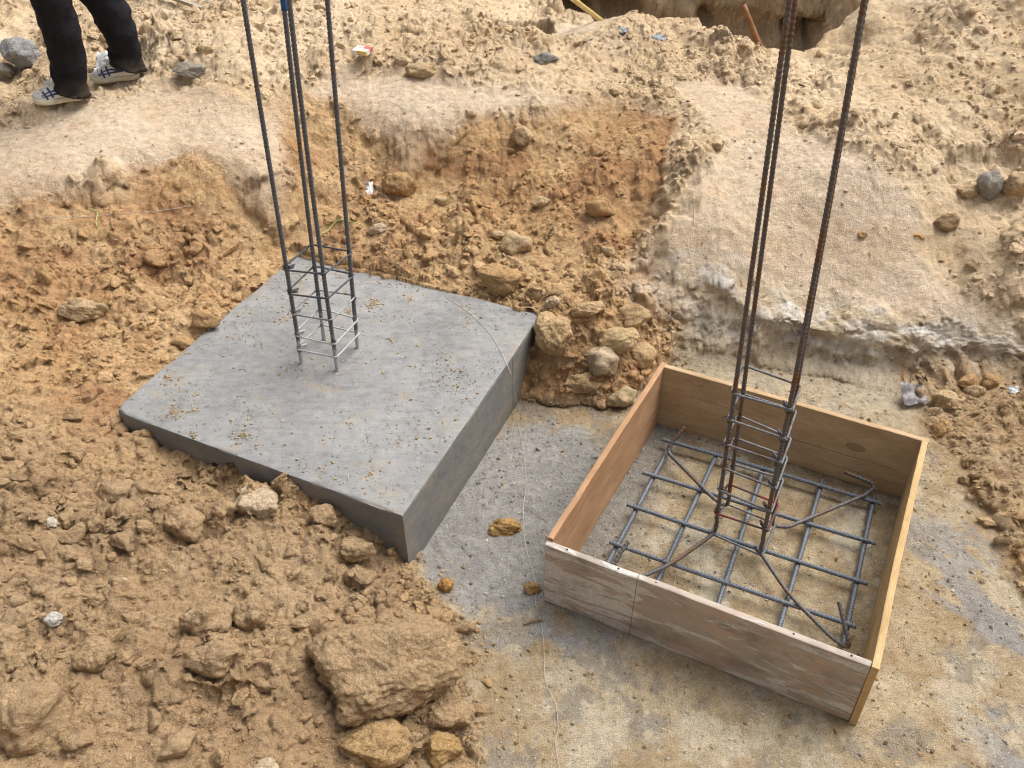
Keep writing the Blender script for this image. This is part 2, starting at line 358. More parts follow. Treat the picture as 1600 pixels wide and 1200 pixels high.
def soil_material(name, source):
    t = NT(name, .95, .12)
    geo = t.n('ShaderNodeNewGeometry').outputs['Position']
    if source == 'attr':
        a = t.n('ShaderNodeAttribute', attribute_name='Col'); base = a.outputs['Color']
    else:
        oi = t.n('ShaderNodeObjectInfo'); base = oi.outputs['Color']
    n1 = t.noise(geo, 34, 5, .65); n2 = t.noise(geo, 240, 3, .7); n3 = t.noise(geo, 520, 1, .6)
    wv = t.n('ShaderNodeVectorMath', operation='ADD'); t.l(geo, wv.inputs[0])
    dn = t.n('ShaderNodeTexNoise'); dn.inputs['Scale'].default_value = 90; dn.inputs['Detail'].default_value = 1; t.l(geo, dn.inputs['Vector'])
    sc_ = t.n('ShaderNodeVectorMath', operation='SCALE'); t.l(dn.outputs['Color'], sc_.inputs[0]); sc_.inputs['Scale'].default_value = .008; t.l(sc_.outputs[0], wv.inputs[1])
    def vor(scale):
        v = t.n('ShaderNodeTexVoronoi', feature='F1'); v.inputs['Scale'].default_value = scale; t.l(wv.outputs[0], v.inputs['Vector']); return v.outputs['Distance']
    v1 = vor(75)
    msk = t.mapr(t.noise(geo, 7, 3, .6), .38, .62, .25, 1.0)
    if source == 'attr': msk = t.math('MULTIPLY', msk, a.outputs['Alpha'])                       # crumbly here, dusty there
    c = t.mix(1, base, t.ramp(n1, [(.25, (.74, .71, .67)), (.48, (1.02, 1.02, 1.02)), (.75, (1.25, 1.24, 1.22))]), 'MULTIPLY')
    c = t.mix(1, c, t.ramp(n2, [(.30, (.60, .57, .53)), (.48, (1.02, 1.02, 1.02)), (.70, (1.36, 1.35, 1.33))]), 'MULTIPLY')
    c = t.mix(msk, c, t.mix(1, c, t.ramp(v1, [(.15, (1.10, 1.10, 1.09)), (.48, (1, 1, 1)), (.72, (.78, .745, .69))]), 'MULTIPLY'))  # crumb tops lightened, shade between crumbs painted into the colour
    c = t.mix(t.math('MULTIPLY', t.mapr(n3, .63, .70), .8), c, (.74, .68, .58))            # pale grit
    c = t.mix(t.math('MULTIPLY', t.mapr(n3, .36, .29), .5), c, (.16, .12, .08))
    h = t.math('ADD', t.math('MULTIPLY', n1, 2.2), t.math('ADD', n2, t.math('MULTIPLY', n3, .5)))
    h = t.math('SUBTRACT', h, t.math('MULTIPLY', t.math('MULTIPLY', v1, msk), 1.0))
    return t.out(c, t.bump(h, .010, .85))
M_GROUND = soil_material('earth_ground', 'attr')
M_CLOD = soil_material('earth_clod', 'object')

# ------------------------------------------------------------------ mesh helpers
def raw_mesh(name, V, Fc, smooth_=True, mats=(), mi=None):
    me = bpy.data.meshes.new(name); V = np.asarray(V, np.float32)
    if isinstance(Fc, np.ndarray):
        n, k = Fc.shape
        me.vertices.add(len(V)); me.vertices.foreach_set('co', V.ravel())
        me.loops.add(n * k); me.loops.foreach_set('vertex_index', Fc.astype(np.int32).ravel())
        me.polygons.add(n); me.polygons.foreach_set('loop_start', (np.arange(n) * k).astype(np.int32))
        me.polygons.foreach_set('use_smooth', np.full(n, smooth_, bool))
        me.update(calc_edges=True)
    else:
        me.from_pydata([tuple(map(float, v)) for v in V], [], Fc); me.polygons.foreach_set('use_smooth', [smooth_] * len(Fc)); me.update()
    for q in mats: me.materials.append(q)
    if mi is not None: me.polygons.foreach_set('material_index', np.asarray(mi, np.int32))
    return me
def set_col(me, cols, crumb=0.6):
    a = me.color_attributes.new('Col', 'FLOAT_COLOR', 'POINT')
    q = np.ones((len(cols), 4), np.float32); q[:, :3] = cols; q[:, 3] = crumb; a.data.foreach_set('color', q.ravel())
def tag(o, label=None, cat=None, group=None, kind=None):
    if label: o['label'] = label
    if cat: o['category'] = cat
    if group: o['group'] = group
    if kind: o['kind'] = kind
    return o
def obj(name, me, parent=None, loc=None):
    o = bpy.data.objects.new(name, me); COL.objects.link(o)
    if loc is not None: o.location = loc
    if parent: o.parent = parent
    return o
def thing(name, label, cat, loc=(0, 0, 0), group=None):
    o = bpy.data.objects.new(name, None); COL.objects.link(o); o.location = loc; o.empty_display_size = .05
    return tag(o, label, cat, group)
class MB:
    """collects verts and polygons for one mesh"""
    def __init__(s): s.v = []; s.f = []; s.mi = []; s.rib = []
    def add(s, V, Fc, mi=0):
        o = len(s.v); s.v += [tuple(map(float, p)) for p in V]; s.f += [tuple(i + o for i in q) for q in Fc]; s.mi += [mi] * len(Fc)
    def build(s, name, mats, parent=None, smooth_=True, origin=None):
        V = np.array(s.v)
        if parent is not None and origin is None: V = V - np.array(parent.matrix_world.translation if False else parent.location)
        me = raw_mesh(name, V, s.f, smooth_, mats if isinstance(mats, (list, tuple)) else [mats], s.mi)
        if s.rib:
            a = me.attributes.new('Rib', 'FLOAT', 'POINT'); a.data.foreach_set('value', np.array(s.rib, np.float32))
        return obj(name, me, parent)

# ------------------------------------------------------------------ ground sheet
def spaced(a, b, st): return np.arange(a, b - st * .3, st)
def grow(a, st, end, k=1.12):
    r = [a]
    while abs(r[-1] - a) < abs(end - a): st *= k; r.append(r[-1] + math.copysign(st, end - a))
    return np.array(r[1:])
xs = np.r_[spaced(-2.3, 2.3, .0052), spaced(2.3, 3.5, .011)]; xs = np.r_[-spaced(2.3, 3.5, .011)[::-1] - .0, xs]
xs = np.unique(np.round(xs, 5)); xs = np.r_[grow(xs[0], .011, -70)[::-1], xs, grow(xs[-1], .011, 70)]
ys = np.r_[spaced(1.05, 2.8, .0048), spaced(2.8, 3.3, .0034), spaced(3.3, 4.6, .0066), spaced(4.6, 6.6, .010)]
ys = np.r_[grow(ys[0], .006, -70)[::-1], ys, grow(ys[-1], .012, 90)]
GX, GY = np.meshgrid(xs, ys, indexing='ij')
Hh, Cc, Cm, SX, SY, FM, UM, PM = terrain(GX, GY)
gxh = np.gradient(Hh, axis=0) / np.gradient(xs)[:, None]; gyh = np.gradient(Hh, axis=1) / np.gradient(ys)[None]
slope = np.hypot(gxh, gyh); st_ = smooth(.9, 2.2, slope) * (np.abs(GX) < 3.6) * (GY > 1) * (GY < 7)
kk = np.where(st_ > .02); pp = np.stack([GX[kk], GY[kk], Hh[kk] * 1.6], -1)
dd = (.035 * fbm3(pp, 4, 201, 8., .55) - .035 * (np.abs(fbm3(pp, 4, 202, 11., .55)) - .2)) * st_[kk]
SX[kk] += -gxh[kk] / (slope[kk] + 1e-6) * dd; SY[kk] += -gyh[kk] / (slope[kk] + 1e-6) * dd
Cc[kk] *= (1 + .45 * st_[kk] * fbm3(pp, 4, 203, 14., .6))[:, None]
nx, ny = GX.shape
idx = np.arange(nx * ny).reshape(nx, ny)
Q = np.stack([idx[:-1, :-1], idx[1:, :-1], idx[1:, 1:], idx[:-1, 1:]], -1).reshape(-1, 4)
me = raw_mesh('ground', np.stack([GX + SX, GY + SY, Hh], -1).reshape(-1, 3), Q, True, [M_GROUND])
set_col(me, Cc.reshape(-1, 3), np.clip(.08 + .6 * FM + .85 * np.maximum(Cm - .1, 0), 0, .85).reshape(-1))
tag(obj('ground', me), kind='structure')

def gi(x, y):
    i = np.clip(np.searchsorted(xs, x) - 1, 0, nx - 2); j = np.clip(np.searchsorted(ys, y) - 1, 0, ny - 2)
    u = np.clip((x - xs[i]) / (xs[i + 1] - xs[i]), 0, 1); v = np.clip((y - ys[j]) / (ys[j + 1] - ys[j]), 0, 1)
    return i, j, u, v
def gsamp(A, x, y):
    i, j, u, v = gi(np.asarray(x, float), np.asarray(y, float))
    if A.ndim == 3: u = u[..., None]; v = v[..., None]
    return (A[i, j] * (1 - u) + A[i + 1, j] * u) * (1 - v) + (A[i, j + 1] * (1 - u) + A[i + 1, j + 1] * u) * v
TT = np.arange(1.8, 9, .004)
def hit(px, py):
    """where the line of sight through a pixel meets the ground"""
    d = ray(px, py); P = d[None] * TT[:, None]; P[:, 2] += H
    g = gsamp(Hh, P[:, 0], P[:, 1])
    k = np.argmax(P[:, 2] < g)
    return P[k].copy() if P[k, 2] < g[k] else un(px, py, .7)
def project(P):
    d = np.asarray(P, float) - np.array([0, 0, H]); z = d @ fw
    return 800 + F * (d @ rt) / z, 600 - F * (d @ up) / z, z

# ------------------------------------------------------------------ clods
import bmesh
_ico = {}
def ico(sub):
    if sub not in _ico:
        b = bmesh.new(); bmesh.ops.create_icosphere(b, subdivisions=sub, radius=1)
        _ico[sub] = (np.array([v.co[:] for v in b.verts]), np.array([[v.index for v in f.verts] for f in b.faces])); b.free()
    return _ico[sub]
def clod_shape(seed, sub, axes=(1, .8, .6), cuts=13, rough=.10, dmin=.46):
    r_ = np.random.default_rng(seed); V, Fc = ico(sub); V = V / np.linalg.norm(V, axis=1, keepdims=True)
    r = np.ones(len(V))
    for k in range(cuts):
        n = r_.normal(size=3); n /= np.linalg.norm(n); d = r_.uniform(dmin, .90); c = V @ n
        rr = np.where(c > .05, d / np.maximum(c, .05), 9); a = 26.
        r = -np.log(np.exp(-a * r) + np.exp(-a * np.minimum(rr, 3))) / a
    r = r * (1 + .24 * fbm3(V + seed * 1.7, 2, seed, 1.5)) * (1 + rough * .8 * fbm3(V + seed * 3.1, 5, seed + 3, 3.2, .62))
    if sub >= 2: r = r * (1 + rough * 1.3 * (np.abs(fbm3(V + seed * 2.3, 2, seed + 5, 2.3)) - .22))
    P = V * r[:, None]
    if sub >= 3: P = P * (1 + rough * 1.1 * (np.abs(fbm3(V + seed * 5.1, 4, seed + 9, 6.5, .6)) - .2))[:, None]
    if sub >= 4: P = P * (1 + rough * .75 * fbm3(V + seed * 4.1, 3, seed + 11, 15., .7))[:, None]
    P = P / np.abs(P).max(0) * np.array(axes)
    return P, Fc
def rot(seed, tilt=.5):
    r_ = np.random.default_rng(seed); a = r_.uniform(0, 6.283); b, c = r_.normal(0, tilt, 2)
    return np.array(Matrix.Rotation(a, 3, 'Z') @ Matrix.Rotation(b, 3, 'X') @ Matrix.Rotation(c, 3, 'Y'))

def keep_off(x, y, m_=0.0):
    return (samp(gSLAB, x, y) < -m_) & (samp(gFORM, x, y) < -m_ - .01)

# -- the clods one can tell apart: (px, py, width px, height px, flatness, tint, name, category, label)
BRN, DUL, TAN, PAL, GRY = (.50, .315, .152), (.43, .30, .172), (.56, .41, .24), (.60, .47, .325), (.30, .29, .27)
FEATURE = [
    (600, 1015, 275, 195, .5, DUL, 'earth_clod', 'clod', 'largest slab-like earth clod at the lower edge of the soil heap', 3),
    (340, 1016, 100, 70, .6, DUL, 'earth_clod', 'clod', 'smooth oval earth clod in the middle of the front soil heap', 5),
    (326, 958, 84, 76, .6, DUL, 'earth_clod', 'clod', 'squarish earth clod just above the smooth oval clod', 8),
    (400, 950, 64, 88, .5, DUL, 'earth_clod', 'clod', 'upright rounded earth clod right of the squarish clod', 9),
    (50, 1095, 130, 150, .6, DUL, 'earth_clod', 'clod', 'big rounded earth boulder at the left edge of the front heap', 11),
    (150, 1012, 64, 80, .5, DUL, 'earth_clod', 'clod', 'lumpy earth clod right of the big rounded earth boulder', 12),
    (284, 808, 78, 70, .7, DUL, 'earth_clod', 'clod', 'rounded earth clod with flat face below the slab front', 14),
    (185, 765, 60, 46, .6, DUL, 'earth_clod', 'clod', 'knobbly earth clod below the slab\'s left corner', 15),
    (350, 790, 40, 36, .7, DUL, 'earth_clod', 'clod', 'small round earth clod tucked against the slab face beside the pale stone', 16),
    (508, 800, 50, 42, .6, DUL, 'earth_clod', 'clod', 'earth clod touching the slab face, upper of the pair near its front corner', 17),
    (553, 812, 40, 34, .7, DUL, 'earth_clod', 'clod', 'blocky earth clod against the slab face nearest its front corner', 18),
    (555, 850, 70, 46, .5, DUL, 'earth_clod', 'clod', 'broad earth clod just below the blocky one at the slab\'s front corner', 19),
    (405, 780, 84, 62, .45, PAL, 'pale_stone', 'stone', 'long pale pinkish stone leaning on the soil at the slab front face', 20),
    (791, 819, 66, 40, .6, (.44, .27, .10), 'earth_clod', 'clod', 'lone ochre clod on grey floor between slab and formwork', 21),
    (831, 918, 32, 28, .7, (.42, .27, .12), 'earth_clod', 'clod', 'small ochre clod touching the formwork\'s near left corner', 22),
    (697, 912, 28, 36, .8, (.46, .25, .08), 'earth_clod', 'clod', 'orange clod where the heap meets the grey floor', 23),
    (730, 978, 38, 30, .7, DUL, 'earth_clod', 'clod', 'clod on the floor beside the largest slab-like clod', 24),
    (588, 1150, 120, 84, .6, (.48, .32, .155), 'earth_clod', 'clod', 'crumbly ochre clod under the largest slab-like clod', 25),
    (690, 1162, 70, 62, .6, (.45, .29, .12), 'earth_clod', 'clod', 'ochre clod at the bottom right end of the soil heap', 26),
    (646, 1152, 32, 30, .8, DUL, 'earth_clod', 'clod', 'small round clod wedged between two ochre clods at bottom', 27),
    (700, 1110, 90, 60, .5, DUL, 'earth_clod', 'clod', 'dark crumbly clod under right end of the largest slab-like clod', 28),
    (868, 510, 72, 82, .7, (.56, .39, .215), 'earth_clod', 'clod', 'angular brown rock touching the slab\'s right corner', 31),
    (968, 524, 68, 52, .5, (.60, .44, .24), 'earth_clod', 'clod', 'flat yellowish rock with bright top, right of the slab corner rock', 32),
    (938, 557, 58, 60, .7, PAL, 'earth_clod', 'clod', 'pale faced rock below the flat yellowish rock', 33),
    (908, 592, 64, 42, .5, (.56, .39, .215), 'earth_clod', 'clod', 'brown rock below the pale faced rock on rubble', 34),
    (972, 617, 50, 46, .6, (.56, .43, .26), 'earth_clod', 'clod', 'pale rock resting beside the formwork\'s left board', 35),
    (990, 490, 56, 48, .7, (.56, .39, .215), 'earth_clod', 'clod', 'brown rock at the foot of the pale cliff beside rubble', 36),
    (1000, 550, 50, 48, .7, (.56, .39, .215), 'earth_clod', 'clod', 'dark brown clod between the flat yellowish rock and formwork corner', 37),
    (914, 478, 66, 44, .5, (.56, .39, .215), 'earth_clod', 'clod', 'rounded rock above the slab corner rock', 38),
    (862, 470, 28, 26, .7, PAL, 'pale_stone', 'stone', 'small pale stone lying just above the slab\'s right corner', 39),
    (785, 428, 80, 56, .5, BRN, 'earth_clod', 'clod', 'broad brown clod behind the slab\'s back edge', 40),
    (125, 476, 88, 46, .5, TAN, 'earth_clod', 'clod', 'wedge-shaped clod with pale top edge left of the slab', 41),
    (75, 425, 34, 46, .6, BRN, 'earth_clod', 'clod', 'upright clod beyond the wedge-shaped pale-edged clod', 42),
    (320, 495, 52, 36, .6, BRN, 'earth_clod', 'clod', 'blunt clod beside the middle of the slab\'s left edge', 43),
    (290, 533, 46, 28, .5, BRN, 'earth_clod', 'clod', 'flat tan clod against the slab\'s left edge', 44),
    (622, 285, 62, 56, .6, BRN, 'earth_clod', 'clod', 'big angular clod in the dug hollow right of the tall bars', 45),
    (690, 312, 26, 18, .6, TAN, 'pale_stone', 'stone', 'small grey stone right of the big angular clod in the hollow', 46),
    (814, 207, 40, 44, .35, TAN, 'earth_clod', 'clod', 'slab-shaped stone leaning on the back wall of the hollow', 47),
    (937, 320, 48, 44, .7, BRN, 'earth_clod', 'clod', 'rounded rock at the right side of the hollow', 48),
    (845, 315, 34, 22, .7, TAN, 'earth_clod', 'clod', 'small upright rock in the middle of the hollow', 49),
    (805, 375, 54, 46, .6, TAN, 'earth_clod', 'clod', 'pale faced rock in the rubble behind the slab', 50),
    (776, 366, 36, 20, .5, TAN, 'earth_clod', 'clod', 'flat pale chip touching the pale faced rock behind the slab', 51),
    (950, 390, 22, 30, .5, TAN, 'earth_clod', 'clod', 'upright pale chip near the cliff\'s left end', 52),
    (590, 355, 36, 24, .4, PAL, 'pale_stone', 'stone', 'flat pinkish stone right of the green cord behind the tall bars', 53),
    (660, 108, 60, 28, .5, TAN, 'earth_clod', 'clod', 'long tan rock on the upper path below the cigarette packet', 54),
    (853, 90, 44, 26, .5, GRY, 'grey_stone', 'stone', 'grey slate-like stone at the left foot of the top heap', 55),
    (1542, 285, 44, 66, .5, (.35, .33, .29), 'grey_stone', 'stone', 'upright pale grey stone at the right edge heap', 56),
    (1585, 285, 40, 50, .6, TAN, 'earth_clod', 'clod', 'brown rock beside the upright pale grey stone', 57),
    (1512, 298, 38, 30, .5, TAN, 'earth_clod', 'clod', 'tan rock leaning against the upright pale grey stone', 58),
    (1480, 343, 44, 36, .6, (.42, .29, .17), 'earth_clod', 'clod', 'lone brown clod below the right heap on the trodden slope', 59),
    (1348, 366, 16, 14, .7, BRN, 'earth_clod', 'clod', 'small round clod right of the tall bar on trodden slope', 60),
    (1478, 618, 64, 40, .5, TAN, 'earth_clod', 'clod', 'broad clod at the cliff foot above the formwork\'s far right corner', 61),
    (1467, 665, 34, 34, .8, BRN, 'earth_clod', 'clod', 'brown cube-like clod beside the formwork\'s far right corner', 62),
    (1512, 592, 36, 24, .6, BRN, 'earth_clod', 'clod', 'brown clod under the cliff overhang, left of two', 63),
    (1547, 594, 34, 28, .7, BRN, 'earth_clod', 'clod', 'brown clod under the cliff overhang, right of two', 64),
    (1520, 608, 36, 26, .6, TAN, 'earth_clod', 'clod', 'pale flat-faced clod before the two under the cliff overhang', 65),
    (1545, 812, 50, 22, .4, TAN, 'earth_clod', 'clod', 'flat crust of soil at the right edge of the floor', 66),
    (80, 815, 20, 22, .7, (.60, .56, .46), 'pale_stone', 'stone', 'pale pebble on the soil at left, below the slab\'s left corner', 67),
    (86, 964, 34, 28, .7, (.62, .60, .57), 'pale_stone', 'stone', 'whitish stone with chalky patch on the left of the heap', 68),
    (193, 906, 13, 13, .8, (.60, .55, .44), 'pale_stone', 'stone', 'tiny cream pebble right of the whitish chalky stone', 69),
    (415, 1196, 44, 30, .5, PAL, 'pale_stone', 'stone', 'pale stone cut off by the bottom edge of the view', 70),
    (130, 85 + 60, 40, 26, .5, TAN, 'earth_clod', 'clod', 'tan rock between the person\'s feet', 71),
    (300, 108, 62, 30, .5, (.36, .33, .28), 'grey_stone', 'stone', 'grey stone right of the person\'s rear shoe', 72),
]
feat_xy = []
for k, (px, py, w, hh, fl, tint, nm, cat, lab, sd) in enumerate(FEATURE):
    p = hit(px, py + hh * .22); _, _, z = project(p)
    rx = w / F * z / 2; rz = hh / F * z / 2
    big = w > 110
    P, Fc = clod_shape(100 + sd, 6 if w > 200 else 5 if w > 60 else 4, (1, .85, fl + .25), 9 if big else 12, .085 if big else .10, .70 if big else .60)
    a = np.random.default_rng(sd).uniform(-.35, .35)
    P = P @ np.array(Matrix.Rotation(a, 3, 'Y') @ Matrix.Rotation(-.15, 3, 'X')).T
    P = P / np.abs(P[:, 0]).max()
    # visible height is a blend of depth and height; fit the vertical size to it
    dep = np.abs(P[:, 1]).max(); hgt = np.abs(P[:, 2]).max()
    rzz = rz / rx / (.64 * dep * .75 + .77 * hgt * .75)
    P = P * np.array([rx, rx * min(rzz, 1.15), rx * rzz])
    if sd == 20: P = P @ np.array(Matrix.Rotation(-.75, 3, 'Z')).T
    o = obj(nm, raw_mesh(nm, P, Fc, True, [M_CLOD]), None, (p[0], p[1], p[2] + np.abs(P[:, 2]).max() * .25))
    o.color = (*tint, 1); tag(o, lab, cat)
    feat_xy.append((p[0], p[1], rx))
feat_xy = np.array(feat_xy)

# -- clods too alike to tell apart: about 230 individual ones, shared label per place
REG = {'front': ('earth clod among the loose soil of the heap in front of the slab', 'clods of the front soil heap'),
       'left': ('earth clod among the rough brown soil left of the slab', 'clods left of the slab'),
       'hollow': ('earth clod in the rubble of the dug hollow behind the slab', 'clods of the dug hollow'),
       'gap': ('earth clod in the rubble between the slab\'s right corner and the cliff', 'clods between slab and cliff'),
       'top': ('tan earth clod in the rough heaps along the top of the view', 'clods of the far heaps'),
       'right': ('tan earth clod in the rough soil at the right edge', 'clods of the right heap'),
       'floor': ('small crumb of ochre soil lying on the grey concrete floor', 'crumbs on the floor')}
def region(px, py, fm, um):
    if um > .5: return 'right' if px > 1230 and py > 90 else 'top'
    if px > 1380: return 'right'
    if fm < .5: return 'floor'
    if px > 840 and py > 440: return 'gap'
    if py > 640 and (px < 760): return 'front'
    if px < 460 and py > 300: return 'left'
    return 'hollow'
TPL = [raw_mesh('earth_clod', *clod_shape(300 + i, 4, (1, random.uniform(.58, .95), random.uniform(.42, .75)), random.randint(12, 18), .10), True, [M_CLOD]) for i in range(26)]
n_ind = 0; cand = 0; placed = []
while n_ind < 225 and cand < 60000:
    cand += 1
    x = rng.uniform(-2.6, 2.6); y = rng.uniform(1.1, 5.6)
    q = project((x, y, float(gsamp(Hh, x, y))))
    px, py = float(q[0]), float(q[1])
    if not (5 < px < 1595 and 8 < py < 1195): continue
    if not keep_off(x, y, .03): continue
    c = float(gsamp(Cm, x, y)); fm = float(gsamp(FM, x, y)); um = float(gsamp(UM, x, y))
    rg = region(px, py, fm, um)
    if rg == 'floor':
        if rng.random() > .05: continue
        r = rng.uniform(.008, .016)
    else:
        if rng.random() > max(0, c - .25) * (2.2 if rg == 'front' else 1.3): continue
        r = .026 * (1 - rng.random() * .95) ** -.34
        if um > .5: r *= .85
        if rg == 'front': r *= 1.25
        r = min(r, .075)
    if np.any(np.hypot(feat_xy[:, 0] - x, feat_xy[:, 1] - y) < feat_xy[:, 2] * .95 + r * .5): continue
    if any((x - a) ** 2 + (y - b) ** 2 < ((r + c_) * .75) ** 2 for a, b, c_ in placed): continue
    if not keep_off(x, y, r * .8): continue
    z = float(gsamp(Hh, x, y)); P0 = hit(px, py - 2)
    if abs(P0[1] - y) > .12: continue                                     # hidden behind something
    placed.append((x, y, r))
    o = obj('earth_clod', TPL[n_ind % len(TPL)], None, (x, y, z - r * .02))
    o.rotation_euler = (rng.normal(0, .4), rng.normal(0, .4), rng.uniform(0, 6.28)); o.scale = (r, r, r)
    cc = gsamp(Cc, np.array([x]), np.array([y]))[0] * rng.uniform(.88, 1.14)
    cc = .5 * cc + .5 * np.array(DUL if rg == 'front' else TAN if um > .5 else BRN) * rng.uniform(.92, 1.1)
    if rg == 'floor': cc = np.array([.42, .27, .13]) * rng.uniform(.85, 1.15)
    o.color = (*cc, 1); tag(o, REG[rg][0], 'clod', REG[rg][1]); n_ind += 1

# -- everything smaller: loose crumbs as one mass
def scatter(n, r0, r1, pw, sub, accept, ntpl=14, tint=None, sink=.25, seed0=700, area=(-3.0, 3.0, 1.0, 6.4)):
    T = [clod_shape(seed0 + i, sub, (1, .62 + .33 * ((i * 7) % 10) / 10, .45 + .3 * ((i * 3) % 10) / 10), 12, .12) for i in range(ntpl)]
    x = rng.uniform(area[0], area[1], n); y = rng.uniform(area[2], area[3], n)
    k = accept(x, y); x = x[k]; y = y[k]; n = len(x)
    r = np.minimum(r0 * (1 - rng.random(n) * .995) ** (-pw), r1)
    k = keep_off(x, y, .0) & (samp(gSLAB, x, y) < -r * .7); x, y, r = x[k], y[k], r[k]; n = len(x)
    z = gsamp(Hh, x, y); col = gsamp(Cc, x, y) * rng.uniform(.85, 1.18, n)[:, None]
    if tint is not None: col = col * 0 + np.array(tint) * rng.uniform(.7, 1.25, n)[:, None]
    sx = gsamp(SX, x, y); sy = gsamp(SY, x, y)
    VV = []; FF = []; CC_ = []; off = 0
    for t in range(ntpl):
        s = np.where(np.arange(n) % ntpl == t)[0]
        if len(s) == 0: continue
        P, Fc = T[t]
        a = rng.uniform(0, 6.283, len(s)); b = rng.normal(0, .6, len(s)); ca, sa, cb, sb = np.cos(a), np.sin(a), np.cos(b), np.sin(b)
        X = P[None, :, 0] * cb[:, None] + P[None, :, 2] * sb[:, None]; Z = -P[None, :, 0] * sb[:, None] + P[None, :, 2] * cb[:, None]; Y = np.broadcast_to(P[None, :, 1], X.shape)
        X, Y = X * ca[:, None] - Y * sa[:, None], X * sa[:, None] + Y * ca[:, None]
        V = np.stack([X, Y, Z], -1) * r[s][:, None, None] + np.stack([x[s] + sx[s], y[s] + sy[s], z[s] + r[s] * sink], -1)[:, None]
        VV.append(V.reshape(-1, 3)); FF.append((Fc[None] + (np.arange(len(s)) * len(P))[:, None, None] + off).reshape(-1, 3)); CC_.append(np.repeat(col[s], len(P), 0)); off += len(s) * len(P)
    return np.concatenate(VV), np.concatenate(FF), np.concatenate(CC_)
def join(parts):
    V = []; Fa = []; C_ = []; o = 0
    for v, f_, c in parts: V.append(v); Fa.append(f_ + o); C_.append(c); o += len(v)
    return np.concatenate(V), np.concatenate(Fa), np.concatenate(C_)
def acc(p0, fl=0.0):
    def g(x, y):
        c = gsamp(Cm, x, y)
        return rng.random(len(x)) < np.clip((c - .12) * p0, fl, 1) * np.where(gsamp(UM, x, y) > .5, .6, 1)
    return g
V, Fc, C_ = join([scatter(30000, .011, .042, .34, 2, acc(.85), sink=-.05, seed0=700), scatter(105000, .0040, .011, .33, 1, acc(.95, .09), seed0=730)])
def spill(p, d0):
    def g(x, y):
        lo = samp(gLOW, x, y); return (rng.random(len(x)) < p * np.clip(1 + (lo - .01) / d0, 0, 1) ** 2) & (lo < .05) & (gsamp(UM, x, y) < .5) & (samp(gRS, x, y) < .02)
    return g
BR_ = (.47, .315, .165)
V2, F2_, C2_ = join([scatter(2600, .007, .034, .42, 2, spill(.8, .05), tint=BR_, sink=.2, seed0=910, area=(-.4, 1.0, 1.1, 3.3)), scatter(9000, .0035, .010, .35, 1, spill(.9, .09), tint=BR_, seed0=930, area=(-.4, 1.0, 1.1, 3.3))])
V, Fc, C_ = join([(V, Fc, C_), (V2, F2_, C2_)])
me = raw_mesh('soil_crumbs', V, Fc, False, [M_GROUND]); set_col(me, C_)
tag(obj('soil_crumbs', me), kind='stuff')
def flo(p):
    def g(x, y):
        return (rng.random(len(x)) < p) & (gsamp(FM, x, y) < .4) & (gsamp(UM, x, y) < .5)
    return g
_form_keep = keep_off
def keep_off(x, y, m_=0.0): return samp(gSLAB, x, y) < -m_
V, Fc, C_ = join([scatter(7000, .0022, .0065, .34, 1, flo(.8), tint=(.52, .49, .44), seed0=760, area=(-.4, 2.4, 1.1, 3.2)),
                  scatter(1100, .003, .010, .34, 1, flo(.7), tint=(.40, .25, .12), seed0=780, area=(-.4, 2.4, 1.1, 3.2)),
                  scatter(500, .0028, .007, .34, 1, flo(.8), tint=(.22, .21, .20), seed0=790, area=(-.2, .8, 1.9, 3.0))])
keep_off = _form_keep
me = raw_mesh('gravel', V, Fc, False, [M_GROUND]); set_col(me, C_, .05)
tag(obj('gravel', me), kind='stuff')

# ------------------------------------------------------------------ the cast concrete footing
def box_grid(c4, z0, z1, n=(150, 150, 44)):
    """closed block from four plan corners; returns verts (welded), quads, unit (u, v, w)"""
    nu, nv, nw = n; key = {}; V = []; U = []; Fq = []
    def vid(i, j, k):
        q = (i, j, k)
        if q not in key:
            u, v, w = i / nu, j / nv, k / nw
            p = (c4[0] * (1 - u) + c4[1] * u) * (1 - v) + (c4[3] * (1 - u) + c4[2] * u) * v
            key[q] = len(V); V.append((p[0], p[1], z0 + (z1 - z0) * w)); U.append((u, v, w))
        return key[q]
    for i in range(nu):
        for j in range(nv):
            Fq.append((vid(i, j, nw), vid(i + 1, j, nw), vid(i + 1, j + 1, nw), vid(i, j + 1, nw)))
    for k in range(nw):
        for i in range(nu):
            Fq.append((vid(i, 0, k), vid(i + 1, 0, k), vid(i + 1, 0, k + 1), vid(i, 0, k + 1)))
            Fq.append((vid(i + 1, nv, k), vid(i, nv, k), vid(i, nv, k + 1), vid(i + 1, nv, k + 1)))
        for j in range(nv):
            Fq.append((vid(nu, j, k), vid(nu, j + 1, k), vid(nu, j + 1, k + 1), vid(nu, j, k + 1)))
            Fq.append((vid(0, j + 1, k), vid(0, j, k), vid(0, j, k + 1), vid(0, j + 1, k + 1)))
    return np.array(V), np.array(Fq), np.array(U)

